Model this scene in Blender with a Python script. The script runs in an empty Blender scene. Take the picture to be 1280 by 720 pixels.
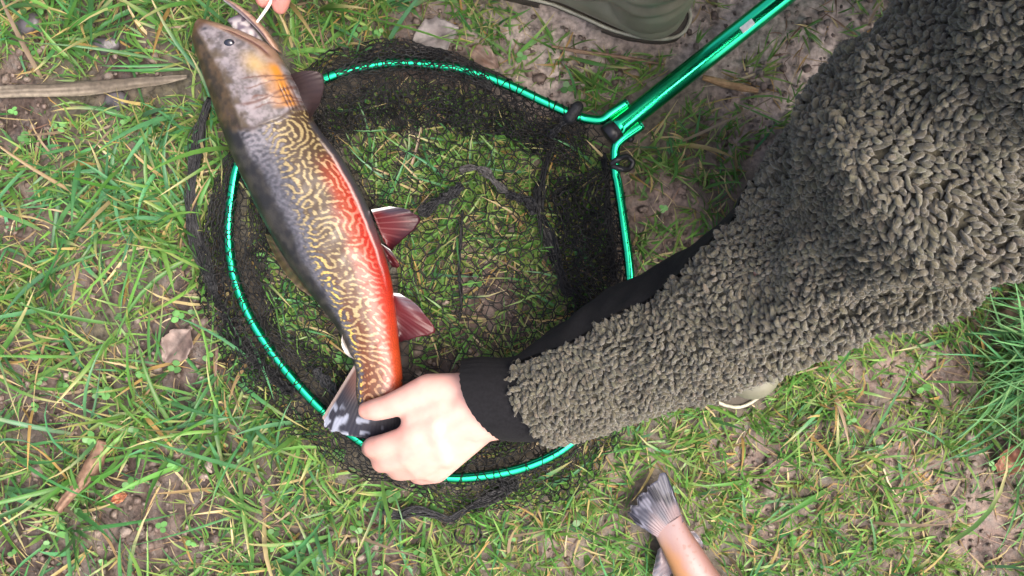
import bpy, bmesh, math
import numpy as np
from mathutils import Vector

# ------------------------------------------------------------------ camera, sky, sun, exposure
scene = bpy.context.scene
H = 0.985                 # camera height above the ground (m)
S = 0.00082               # metres covered by one photo pixel at ground level
cam_d = bpy.data.cameras.new("camera")
cam = bpy.data.objects.new("camera", cam_d)
scene.collection.objects.link(cam)
cam.location = (0, 0, H)
cam.rotation_euler = (0, 0, 0)
cam_d.sensor_width = 36.0
cam_d.lens = 36.0 * H / (1280 * S)
cam_d.clip_start = 0.01
cam_d.clip_end = 6000
scene.camera = cam

SUN_DIR = Vector((0.36, -0.16, 0.92)).normalized()
world = bpy.data.worlds.new("World")
scene.world = world
world.use_nodes = True
wn = world.node_tree
bg = wn.nodes["Background"]
sky = wn.nodes.new("ShaderNodeTexSky")
sky.sky_type = 'NISHITA'
sky.sun_disc = False
sky.sun_elevation = math.asin(SUN_DIR.z)
sky.sun_rotation = math.atan2(SUN_DIR.x, SUN_DIR.y)
sky.air_density = 0.7
sky.dust_density = 8.0
sky.ozone_density = 0.3
wn.links.new(sky.outputs[0], bg.inputs[0])
bg.inputs[1].default_value = 0.15
sun_d = bpy.data.lights.new("sun", 'SUN')
sun_d.energy = 1.1
sun_d.angle = math.radians(36)
sun_d.color = (1.0, 0.965, 0.92)
sun = bpy.data.objects.new("sun", sun_d)
scene.collection.objects.link(sun)
sun.rotation_euler = SUN_DIR.to_track_quat('Z', 'Y').to_euler()
scene.view_settings.view_transform = 'Standard'
scene.view_settings.look = 'None'
scene.view_settings.gamma = 1.0
scene.view_settings.use_curve_mapping = False
scene.view_settings.exposure = 1.32
scene.render.engine = 'CYCLES'
scene.cycles.use_denoising = True
scene.cycles.max_bounces = 6
scene.cycles.transparent_max_bounces = 8

# ------------------------------------------------------------------ helpers
rng = np.random.default_rng(11)
COL = scene.collection


def P(px, py, z):
    k = (H - z) / H
    return np.array([(px - 640.0) * S * k, -(py - 360.0) * S * k, z])


def PA(pts, z):
    pts = np.asarray(pts, float)
    z = np.broadcast_to(np.asarray(z, float), (len(pts),))
    k = (H - z) / H
    return np.stack([(pts[:, 0] - 640) * S * k, -(pts[:, 1] - 360) * S * k, z], 1)


def sstep(a, b, x):
    t = np.clip((x - a) / (b - a), 0, 1)
    return t * t * (3 - 2 * t)


def _hash(ix, iy, iz, seed):
    n = (ix.astype(np.int64) * 374761393 + iy.astype(np.int64) * 668265263
         + iz.astype(np.int64) * 2147483647 + seed * 974711) & 0xffffffff
    n = ((n ^ (n >> 13)) * 1274126177) & 0xffffffff
    n = n ^ (n >> 16)
    return (n & 0xffff).astype(np.float64) / 65535.0


def noise(x, y, z=None, seed=0):
    """value noise in -1..1"""
    x = np.asarray(x, float); y = np.asarray(y, float)
    z = np.zeros_like(x) if z is None else np.asarray(z, float)
    ix, iy, iz = np.floor(x), np.floor(y), np.floor(z)
    fx, fy, fz = x - ix, y - iy, z - iz
    fx = fx * fx * (3 - 2 * fx); fy = fy * fy * (3 - 2 * fy); fz = fz * fz * (3 - 2 * fz)
    r = 0
    for dx in (0, 1):
        for dy in (0, 1):
            for dz in (0, 1):
                w = (fx if dx else 1 - fx) * (fy if dy else 1 - fy) * (fz if dz else 1 - fz)
                r = r + w * _hash(ix + dx, iy + dy, iz + dz, seed)
    return r * 2 - 1


def fbm(x, y, z=None, seed=0, octv=4):
    a, r, f = 1.0, 0.0, 1.0
    for o in range(octv):
        r = r + a * noise(np.asarray(x) * f, np.asarray(y) * f, None if z is None else np.asarray(z) * f, seed + o * 17)
        a *= 0.5; f *= 2.03
    return r / 1.9


def catmull(pts, n):
    """resample a polyline (rows of any width) with a Catmull-Rom spline, n samples, even in index"""
    pts = np.asarray(pts, float)
    m = len(pts)
    q = np.vstack([2 * pts[0] - pts[1], pts, 2 * pts[-1] - pts[-2]])
    u = np.linspace(0, m - 1, n)
    i = np.minimum(u.astype(int), m - 2)
    t = (u - i)[:, None]
    p0, p1, p2, p3 = q[i], q[i + 1], q[i + 2], q[i + 3]
    return 0.5 * (2 * p1 + (p2 - p0) * t + (2 * p0 - 5 * p1 + 4 * p2 - p3) * t ** 2 + (3 * p1 - p0 - 3 * p2 + p3) * t ** 3)


def resample_even(pts, n):
    d = catmull(pts, max(400, len(pts) * 20))
    seg = np.linalg.norm(np.diff(d[:, :3], axis=0), axis=1)
    s = np.concatenate([[0], np.cumsum(seg)])
    t = np.linspace(0, s[-1], n)
    return np.stack([np.interp(t, s, d[:, k]) for k in range(d.shape[1])], 1), s[-1]


def mkmesh(name, V, polys, col=None, smooth=True):
    V = np.asarray(V, np.float32).reshape(-1, 3)
    polys = [np.asarray(p, np.int32) for p in polys if len(p)]
    loops = np.concatenate([p.ravel() for p in polys])
    tot = np.concatenate([np.full(len(p), p.shape[1], np.int32) for p in polys])
    start = np.concatenate([[0], np.cumsum(tot)[:-1]]).astype(np.int32)
    me = bpy.data.meshes.new(name)
    me.vertices.add(len(V)); me.vertices.foreach_set("co", V.ravel())
    me.loops.add(len(loops)); me.loops.foreach_set("vertex_index", loops)
    me.polygons.add(len(tot)); me.polygons.foreach_set("loop_start", start)
    me.polygons.foreach_set("use_smooth", np.full(len(tot), smooth, bool))
    me.update(calc_edges=True)
    if col is not None:
        c = np.asarray(col, np.float32)
        if c.shape[1] == 3:
            c = np.hstack([c, np.ones((len(c), 1), np.float32)])
        a = me.color_attributes.new("Col", 'FLOAT_COLOR', 'POINT')
        a.data.foreach_set("color", c.ravel())
    return me


def add(name, me, mat, parent=None, kind=None, label=None, cat=None, group=None):
    o = bpy.data.objects.new(name, me)
    COL.objects.link(o)
    if me is not None and mat is not None:
        me.materials.clear(); me.materials.append(mat)
    if parent is not None:
        o.parent = parent
        o.matrix_parent_inverse = parent.matrix_world.inverted() if False else o.matrix_parent_inverse
        # parents are Empties without rotation or scale: keep the world position
        w = Vector((0, 0, 0)); p = parent
        while p is not None:
            w += p.location; p = p.parent
        o.location = -w
    if kind: o["kind"] = kind
    if label: o["label"] = label
    if cat: o["category"] = cat
    if group: o["group"] = group
    return o


def empty(name, loc, label, cat, group=None):
    o = bpy.data.objects.new(name, None)
    COL.objects.link(o)
    o.location = loc
    o.empty_display_size = 0.05
    o["label"] = label; o["category"] = cat
    if group: o["group"] = group
    return o


def grid_faces(nu, nv, wrap=False, off=0):
    i = np.arange(nu - 1)[:, None]
    j = np.arange(nv if wrap else nv - 1)[None, :]
    j2 = (j + 1) % nv
    a = i * nv + j; b = i * nv + j2; c = (i + 1) * nv + j2; d = (i + 1) * nv + j
    return np.stack([a, b, c, d], -1).reshape(-1, 4) + off


def frames(path):
    path = np.asarray(path, float)
    T = np.gradient(path, axis=0)
    T /= np.linalg.norm(T, axis=1)[:, None] + 1e-12
    up = np.array([0, 0, 1.0])
    A = np.cross(T, up)
    n = np.linalg.norm(A, axis=1)
    A[n < 1e-4] = [1, 0, 0]
    A /= np.linalg.norm(A, axis=1)[:, None]
    B = np.cross(A, T)
    return T, A, B


def tube(path, r, n=10, caps=True, flat=1.0):
    """returns V, polys of a tube along path; r scalar or per point"""
    path = np.asarray(path, float)
    m = len(path)
    r = np.broadcast_to(np.asarray(r, float), (m,))
    T, A, B = frames(path)
    th = np.linspace(0, 2 * np.pi, n, endpoint=False)
    V = (path[:, None] + r[:, None, None] * (np.cos(th)[None, :, None] * A[:, None] + flat * np.sin(th)[None, :, None] * B[:, None]))
    polys = [grid_faces(m, n, True)]
    V = V.reshape(-1, 3)
    if caps:
        polys.append(np.arange(n)[None, ::-1]); polys.append(((m - 1) * n + np.arange(n))[None])
    return V, polys


def merge(parts):
    Vs, Ps, off = [], {}, 0
    for V, polys in parts:
        Vs.append(V)
        for p in polys:
            p = np.asarray(p)
            Ps.setdefault(p.shape[1], []).append(p + off)
        off += len(V)
    return np.vstack(Vs), [np.vstack(x) for x in Ps.values()]


def prisms(P0, P1, r):
    """thin 3-sided strands P0->P1"""
    P0 = np.asarray(P0); P1 = np.asarray(P1)
    D = P1 - P0
    L = np.linalg.norm(D, axis=1)[:, None] + 1e-9
    D = D / L
    up = np.where(np.abs(D[:, 2:3]) > 0.9, np.array([[1., 0, 0]]), np.array([[0, 0, 1.]]))
    A = np.cross(D, up); A /= np.linalg.norm(A, axis=1)[:, None] + 1e-9
    B = np.cross(A, D)
    r = np.broadcast_to(np.asarray(r, float), (len(P0),))[:, None]
    vs = []
    for e in (P0 - D * r * 0.5, P1 + D * r * 0.5):
        for k in range(3):
            a = 2 * math.pi * k / 3 + math.pi / 2
            vs.append(e + r * (math.cos(a) * A + math.sin(a) * B))
    V = np.stack(vs, 1).reshape(-1, 3)
    o = np.arange(len(P0))[:, None] * 6
    f = np.concatenate([np.stack([o[:, 0] + k, o[:, 0] + (k + 1) % 3, o[:, 0] + 3 + (k + 1) % 3, o[:, 0] + 3 + k], 1) for k in range(3)])
    return V, [f]


def capsule(p0, r0, p1, r1, n=18, rings=5):
    p0 = np.asarray(p0, float); p1 = np.asarray(p1, float)
    d = p1 - p0; L = np.linalg.norm(d)
    d = d / L if L > 1e-9 else np.array([0, 0, 1.])
    a = np.cross(d, [0, 0, 1.0])
    if np.linalg.norm(a) < 1e-4: a = np.array([1., 0, 0])
    a /= np.linalg.norm(a); b = np.cross(a, d)
    th = np.linspace(0, 2 * np.pi, n, endpoint=False)
    ring = np.cos(th)[:, None] * a + np.sin(th)[:, None] * b
    V = []
    for t in np.linspace(-np.pi / 2 * 0.96, 0, rings):
        V.append(p0 + d * r0 * math.sin(t) + ring * r0 * math.cos(t))
    for t in np.linspace(0, np.pi / 2 * 0.96, rings):
        V.append(p1 + d * r1 * math.sin(t) + ring * r1 * math.cos(t))
    m = len(V)
    return np.vstack(V), [grid_faces(m, n, True), np.arange(n)[None, ::-1], ((m - 1) * n + np.arange(n))[None]]


def chain(*nodes):
    """nodes (point, radius) -> list of capsules"""
    return [capsule(nodes[i][0], nodes[i][1], nodes[i + 1][0], nodes[i + 1][1]) for i in range(len(nodes) - 1)]


def blob(name, caps, voxel, smooth_it=6, factor=0.5):
    """fuse capsules into one continuous skin (voxel remesh + smoothing), returns a plain mesh"""
    V, polys = merge(caps)
    me = mkmesh(name + "_src", V, polys)
    o = bpy.data.objects.new(name + "_src", me)
    COL.objects.link(o)
    m = o.modifiers.new("r", 'REMESH'); m.mode = 'VOXEL'; m.voxel_size = voxel; m.use_smooth_shade = True
    s = o.modifiers.new("s", 'SMOOTH'); s.iterations = smooth_it; s.factor = factor
    dg = bpy.context.evaluated_depsgraph_get()
    out = bpy.data.meshes.new_from_object(o.evaluated_get(dg))
    out.name = name
    bpy.data.objects.remove(o); bpy.data.meshes.remove(me)
    return out


def mesh_co(me):
    a = np.empty(len(me.vertices) * 3, np.float32); me.vertices.foreach_get("co", a)
    return a.reshape(-1, 3).astype(float)


def set_co(me, V):
    me.vertices.foreach_set("co", np.asarray(V, np.float32).ravel()); me.update()


def set_col(me, c):
    c = np.hstack([c, np.ones((len(c), 1))]).astype(np.float32)
    a = me.color_attributes.new("Col", 'FLOAT_COLOR', 'POINT'); a.data.foreach_set("color", c.ravel())


# ------------------------------------------------------------------ materials
def material(name, color=(0.5, 0.5, 0.5), rough=0.6, metal=0.0, attr=False, spec=0.5, coat=0.0, coat_rough=0.1,
             noise_scale=None, noise_amt=0.25, bump=None, sheen=0.0, sss=0.0, translucent=0.0, rough_var=0.0):
    m = bpy.data.materials.new(name); m.use_nodes = True
    nt = m.node_tree; N = nt.nodes; L = nt.links
    b = N["Principled BSDF"]
    b.inputs["Roughness"].default_value = rough
    b.inputs["Metallic"].default_value = metal
    b.inputs["Specular IOR Level"].default_value = spec
    b.inputs["Coat Weight"].default_value = coat
    b.inputs["Coat Roughness"].default_value = coat_rough
    b.inputs["Sheen Weight"].default_value = sheen
    b.inputs["Sheen Roughness"].default_value = 0.6
    tc = N.new("ShaderNodeTexCoord")
    if attr:
        a = N.new("ShaderNodeAttribute"); a.attribute_name = "Col"
        src = a.outputs["Color"]
    else:
        r = N.new("ShaderNodeRGB"); r.outputs[0].default_value = (*color, 1)
        src = r.outputs[0]
    if noise_scale:
        n = N.new("ShaderNodeTexNoise"); n.inputs["Scale"].default_value = noise_scale
        n.inputs["Detail"].default_value = 5
        L.new(tc.outputs["Object"], n.inputs["Vector"])
        mr = N.new("ShaderNodeMapRange")
        mr.inputs["From Min"].default_value = 0.3; mr.inputs["From Max"].default_value = 0.7
        mr.inputs["To Min"].default_value = 1 - noise_amt; mr.inputs["To Max"].default_value = 1 + noise_amt
        L.new(n.outputs["Fac"], mr.inputs["Value"])
        mx = N.new("ShaderNodeVectorMath"); mx.operation = 'SCALE'
        L.new(src, mx.inputs[0]); L.new(mr.outputs[0], mx.inputs["Scale"])
        src = mx.outputs[0]
        if rough_var:
            mr2 = N.new("ShaderNodeMapRange")
            mr2.inputs["From Min"].default_value = 0.3; mr2.inputs["From Max"].default_value = 0.7
            mr2.inputs["To Min"].default_value = max(0.02, rough - rough_var); mr2.inputs["To Max"].default_value = min(1, rough + rough_var)
            L.new(n.outputs["Fac"], mr2.inputs["Value"]); L.new(mr2.outputs[0], b.inputs["Roughness"])
    L.new(src, b.inputs["Base Color"])
    if sss:
        b.inputs["Subsurface Weight"].default_value = sss
        b.inputs["Subsurface Radius"].default_value = (1.0, 0.35, 0.2)
        b.inputs["Subsurface Scale"].default_value = 0.006
    if bump:
        prev = None
        for sc, st, ds in bump:
            n = N.new("ShaderNodeTexNoise"); n.inputs["Scale"].default_value = sc; n.inputs["Detail"].default_value = 6
            L.new(tc.outputs["Object"], n.inputs["Vector"])
            bp = N.new("ShaderNodeBump"); bp.inputs["Strength"].default_value = st; bp.inputs["Distance"].default_value = ds
            L.new(n.outputs["Fac"], bp.inputs["Height"])
            if prev: L.new(prev.outputs[0], bp.inputs["Normal"])
            prev = bp
        L.new(prev.outputs[0], b.inputs["Normal"])
        if coat: L.new(prev.outputs[0], b.inputs["Coat Normal"])
    if translucent:
        t = N.new("ShaderNodeBsdfTranslucent"); L.new(src, t.inputs["Color"])
        ms = N.new("ShaderNodeMixShader"); ms.inputs[0].default_value = translucent
        L.new(b.outputs[0], ms.inputs[1]); L.new(t.outputs[0], ms.inputs[2])
        L.new(ms.outputs[0], N["Material Output"].inputs["Surface"])
    return m


M = {}
M["soil"] = material("wet_soil", attr=True, rough=0.56, noise_scale=170, noise_amt=0.55, rough_var=0.2,
                     bump=[(45, 0.6, 0.006), (220, 0.7, 0.002), (900, 0.5, 0.0006)])
M["grass"] = material("grass_blades", attr=True, rough=0.42, spec=0.45, translucent=0.28, noise_scale=90, noise_amt=0.15)
M["green"] = material("green_anodised_metal", (0.014, 0.68, 0.31), rough=0.22, metal=1.0, coat=0.35, coat_rough=0.1,
                      noise_scale=40, noise_amt=0.08, rough_var=0.05)
M["net"] = material("black_nylon", (0.006, 0.0065, 0.008), rough=0.5, spec=0.35, noise_scale=50, noise_amt=0.4)
M["tape"] = material("black_woven_tape", (0.011, 0.0115, 0.014), rough=0.55, noise_scale=220, noise_amt=0.6,
                     bump=[(700, 0.9, 0.001), (120, 0.6, 0.003)])
M["greytape"] = material("grey_woven_tape", (0.06, 0.057, 0.057), rough=0.6, noise_scale=160, noise_amt=0.55,
                         bump=[(600, 0.8, 0.001), (120, 0.6, 0.003)])
M["plastic"] = material("black_plastic", (0.015, 0.015, 0.017), rough=0.35, noise_scale=80, noise_amt=0.3)
M["white"] = material("white_sticker", (0.72, 0.74, 0.72), rough=0.5, noise_scale=300, noise_amt=0.12)
M["fish"] = material("trout_skin", attr=True, rough=0.40, spec=0.40, coat=0.15, coat_rough=0.22, sss=0.04,
                     bump=[(420, 0.25, 0.0006), (60, 0.18, 0.002)])
M["fin"] = material("fin_membrane", attr=True, rough=0.4, coat=0.08, coat_rough=0.25, spec=0.3, translucent=0.03, bump=[(500, 0.3, 0.0004)])
M["eye"] = material("fish_eye", (0.012, 0.012, 0.02), rough=0.08, coat=1.0)
M["skin"] = material("skin", attr=True, rough=0.5, sss=0.25, noise_scale=60, noise_amt=0.07,
                     bump=[(900, 0.12, 0.0004), (160, 0.16, 0.0012)])
M["fleece"] = material("sherpa_fleece", attr=True, rough=0.95, spec=0.1, sheen=0.35, noise_scale=500, noise_amt=0.3,
                       bump=[(1500, 0.9, 0.0012)])
M["fleece_back"] = material("fleece_backing", (0.05, 0.045, 0.029), rough=0.95, spec=0.1, sheen=0.2, noise_scale=160, noise_amt=0.4,
                            bump=[(400, 0.8, 0.003)])
M["black_knit"] = material("black_knit", (0.008, 0.008, 0.0095), rough=0.9, spec=0.15, sheen=0.02, noise_scale=400, noise_amt=0.3,
                           bump=[(900, 0.4, 0.0006)])
M["rubber"] = material("olive_rubber", (0.195, 0.19, 0.14), rough=0.42, noise_scale=22, noise_amt=0.3, rough_var=0.15,
                       bump=[(60, 0.2, 0.002), (700, 0.15, 0.0004)])
M["sole"] = material("muddy_sole", (0.06, 0.05, 0.038), rough=0.75, noise_scale=60, noise_amt=0.45, bump=[(150, 0.6, 0.002)])
M["piping"] = material("pale_rubber_rim", (0.34, 0.33, 0.25), rough=0.5, noise_scale=90, noise_amt=0.3)
M["cloth"] = material("dark_cloth", (0.05, 0.052, 0.045), rough=0.9, noise_scale=120, noise_amt=0.3, bump=[(300, 0.5, 0.002)])
M["wood"] = material("weathered_wood", attr=True, rough=0.8, noise_scale=200, noise_amt=0.3, bump=[(250, 0.6, 0.0015)])
M["stone"] = material("wet_stone", (0.075, 0.068, 0.075), rough=0.4, noise_scale=80, noise_amt=0.35, bump=[(160, 0.5, 0.002)])
M["leaf"] = material("dead_leaf", attr=True, rough=0.55, noise_scale=120, noise_amt=0.4, bump=[(300, 0.5, 0.001)], translucent=0.1)
M["line"] = material("white_line", (0.85, 0.80, 0.70), rough=0.5, noise_scale=300, noise_amt=0.1)

# ------------------------------------------------------------------ ground
# bare patches: photo pixel, radius px, strength
BARE = [(215, 425, 58, 1.1), (60, 490, 62, 1.0), (190, 640, 85, 1.0), (110, 345, 35, .6), (60, 700, 50, .7), (330, 690, 45, .6), (330, 610, 50, .5), (1010, 25, 95, 1.0), (900, 15, 80, .9), (700, 70, 85, .8),
        (950, 580, 55, .8), (1150, 625, 45, .8), (1100, 490, 55, .7), (1020, 545, 40, .5), (830, 235, 50, .7), (890, 235, 30, .6), (140, 60, 45, .7),
        (30, 70, 50, .55), (20, 150, 60, .7), (545, 55, 55, .75), (120, 500, 45, .5), (480, 680, 60, .7), (30, 640, 50, .6), (560, 690, 50, .5),
        (620, 370, 60, .75), (470, 420, 40, .5), (560, 440, 50, .6), (540, 170, 50, .4), (650, 300, 40, .45), (760, 620, 40, .3), (1260, 570, 40, .9), (1265, 400, 35, .9), (15, 270, 40, .5), (700, 690, 40, .4), (870, 440, 60, .5),
        (240, 380, 50, .6), (1200, 560, 40, .5), (1040, 90, 60, .75), (930, 100, 40, .4), (1180, 470, 35, .6), (1060, 640, 40, .6), (900, 560, 30, .5), (1130, 560, 35, .55), (1240, 660, 40, .6), (980, 690, 40, .5), (850, 290, 35, .5), (940, 160, 30, .4)]
DRY = [(1010, 20, 150), (900, 5, 120), (1040, 100, 100), (700, 40, 110)]


def soilmask(x, y):
    m = 0.42 + 0.55 * fbm(x * 13, y * 13, seed=5, octv=4)
    k = np.zeros_like(np.asarray(x, float))
    for px, py, r, s in BARE:
        p = P(px, py, 0)
        d2 = ((x - p[0]) ** 2 + (y - p[1]) ** 2) / (r * S) ** 2
        k = np.maximum(k, s * np.exp(-d2 * 0.9))
    m = m * 0.55 + k * 0.92 * (0.75 + 0.45 * noise(x * 45, y * 45, seed=9))
    return np.clip(m, 0, 1)


def gz(x, y):
    x = np.asarray(x, float); y = np.asarray(y, float)
    z = 0.010 * fbm(x * 7, y * 7, seed=1, octv=3) + 0.0035 * fbm(x * 45, y * 45, seed=2, octv=3)
    return z - 0.004


def make_ground():
    def axis(half, step):
        core = np.arange(-half, half + step / 2, step)
        out = half + np.cumsum(step * 1.12 ** np.arange(1, 115))
        out = out[out < 2600]
        return np.concatenate([-out[::-1], core, out])
    xs = axis(0.60, 0.0048); ys = axis(0.38, 0.0048)
    X, Y = np.meshgrid(xs, ys, indexing='ij')
    x, y = X.ravel(), Y.ravel()
    m = soilmask(x, y)
    near = sstep(4, 1, np.hypot(x, y))
    z = gz(x, y) * near + 0.0065 * np.clip(m * 1.3, .2, 1) * fbm(x * 110, y * 110, seed=3, octv=4) * near - 0.004 * sstep(.35, .75, m)
    dry = np.zeros_like(x)
    for px, py, r in DRY:
        p = P(px, py, 0)
        dry = np.maximum(dry, np.exp(-((x - p[0]) ** 2 + (y - p[1]) ** 2) / (r * S) ** 2))
    dry = np.clip(dry * 1.1, 0, 1)[:, None]
    wet = np.array([.092, .062, .054]); pale = np.array([.43, .355, .31]); mid = np.array([.20, .15, .128])
    f = sstep(-.4, .6, fbm(x * 22, y * 22, seed=21))[:, None]
    c = wet * (1 - f) + mid * f
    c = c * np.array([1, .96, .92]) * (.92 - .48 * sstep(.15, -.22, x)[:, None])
    c = c * (1 - dry) + dry * pale * (.75 + .35 * f)
    turf = np.array([.06, .06, .032])
    g = (sstep(.55, .2, m) * .55)[:, None]
    c = c * (1 - g) + turf * g
    far = sstep(.8, 2.5, np.hypot(x, y))[:, None]
    f = f * (1 - far) + .5 * far
    c = c * (1 - far) + far * (np.array([.075, .10, .035]) * (.8 + .4 * f))
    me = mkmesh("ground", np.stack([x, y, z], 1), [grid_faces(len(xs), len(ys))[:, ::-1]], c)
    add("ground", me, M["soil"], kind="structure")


make_ground()

# ------------------------------------------------------------------ shapes shared by several builders (photo pixels -> world)
# trout outline stations: back point, belly point, axis height, half thickness
FISH = [((243, 33), (251, 23), .062, .005), ((241, 50), (279, 31), .062, .014), ((246, 68), (311, 43), .061, .019), ((253, 90), (341, 60), .060, .022),
        ((262, 116), (363, 91), .058, .025), ((274, 150), (379, 125), .055, .027), ((291, 195), (398, 160), .053, .029), ((312, 240), (429, 200), .052, .030),
        ((336, 288), (456, 250), .051, .029), ((363, 333), (475, 300), .050, .027), ((393, 373), (488, 345), .050, .023), ((419, 407), (495, 392), .050, .019),
        ((435, 438), (499, 432), .051, .016), ((444, 463), (503, 470), .053, .013), ((445, 490), (503, 497), .056, .010), ((448, 506), (502, 510), .058, .004)]
HOOP = [(745, 152), (716, 143), (680, 127), (632, 105), (582, 88), (532, 80), (482, 79), (435, 88), (398, 102), (358, 126), (322, 163), (299, 203),
        (289, 250), (286, 300), (294, 350), (314, 400), (344, 446), (379, 488), (411, 520), (442, 545), (474, 566), (515, 586), (562, 597), (612, 594),
        (662, 582), (708, 558), (750, 515), (778, 460), (789, 400), (787, 340), (781, 290), (773, 235), (767, 205)]
hp = np.array([(x, y, 0.020) for x, y in HOOP], float)
HOOP3 = PA(hp[:, :2], 0.020)
hoop_curve, HOOP_LEN = resample_even(HOOP3, 260)
hoop_c = hoop_curve.mean(0)
_hT, _hA, _hB = frames(hoop_curve)
hoop_in = hoop_c - hoop_curve
hoop_in[:, 2] = 0
_n = np.cross(_hT, [0, 0, 1.]); _n[:, 2] = 0
_n /= np.linalg.norm(_n, axis=1)[:, None]
_n *= np.sign((_n * hoop_in).sum(1))[:, None]
hoop_in = _n
HANDLE0, HANDLE1 = P(767, 164, .024), P(1105, -104, .022)


def poly_dist(x, y, pts):
    d = np.full(x.shape, 9.0)
    for a, b in zip(pts[:-1], pts[1:]):
        ab = b[:2] - a[:2]; L2 = (ab ** 2).sum() + 1e-12
        t = np.clip(((x - a[0]) * ab[0] + (y - a[1]) * ab[1]) / L2, 0, 1)
        d = np.minimum(d, np.hypot(x - a[0] - t * ab[0], y - a[1] - t * ab[1]))
    return d


def in_poly(x, y, poly):
    inside = np.zeros(x.shape, bool)
    n = len(poly)
    j = n - 1
    for i in range(n):
        xi, yi, xj, yj = poly[i][0], poly[i][1], poly[j][0], poly[j][1]
        c = ((yi > y) != (yj > y)) & (x < (xj - xi) * (y - yi) / (yj - yi + 1e-12) + xi)
        inside ^= c
        j = i
    return inside


fish_axis = np.array([(P(d[0], d[1], z) + P(v[0], v[1], z)) / 2 for d, v, z, t in FISH])
# second trout, lying half outside the frame: tail towards the top left
F2_A, F2_B = P(838, 672, .022), P(1085, 1085, .03)
BOOTS = [  # heel point, heading (to toe), lean of the shaft
    (P(850, 36, 0.0), P(534, -98, 0.0), (0.10, 0.10, 1.0)),
    (P(1006, 166, 0.0), P(902, 506, 0.0), (0.30, 0.05, 1.0)),
]
fish_poly = np.array([P(*d, z) for d, v, z, t in FISH] + [P(402, 523, .04), P(440, 545, .04), P(497, 544, .04)] + [P(*v, z) for d, v, z, t in FISH[::-1]] + [P(345, 52, .06), P(287, 3, .06), P(276, 3, .06), P(300, 30, .06)])
fish2_poly = PA([(818, 667), (789, 652), (788, 636), (812, 603), (834, 598), (851, 645), (878, 683), (905, 722), (990, 830), (1090, 1015), (1085, 1078), (950, 920), (868, 785), (832, 700)], .02)
STICK = PA([(-60, 116), (0, 113), (60, 112), (120, 107), (175, 103), (232, 97)], .012)

# ------------------------------------------------------------------ grass
GREENS = np.array([[.070, .185, .036], [.092, .225, .046], [.052, .165, .050], [.118, .260, .055], [.150, .275, .060], [.072, .215, .088], [.185, .275, .070]])
STRAW = np.array([[.42, .33, .13], [.50, .40, .20], [.34, .24, .12], [.40, .26, .09], [.30, .22, .15]])
hoop_poly = hoop_curve[::6, :2]


def hits(x, y, z, pad=0.0):
    """does a blade point touch something solid that it must not pierce"""
    h = in_poly(x, y, fish_poly)
    h |= in_poly(x, y, fish2_poly)
    h |= (poly_dist(x, y, np.array([HANDLE0, HANDLE1])) < .014 + pad)
    h |= (poly_dist(x, y, hoop_curve[::8]) < .006 + pad)
    for a, b, l in BOOTS:
        h |= poly_dist(x, y, np.array([a * .86 + b * .14, a * .14 + b * .86])) < .040 + pad
    h |= poly_dist(x, y, STICK) < .008 + pad
    h |= poly_dist(x, y, np.array([P(460, 560, .05), P(600, 520, .05)])) < .035
    return h


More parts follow.
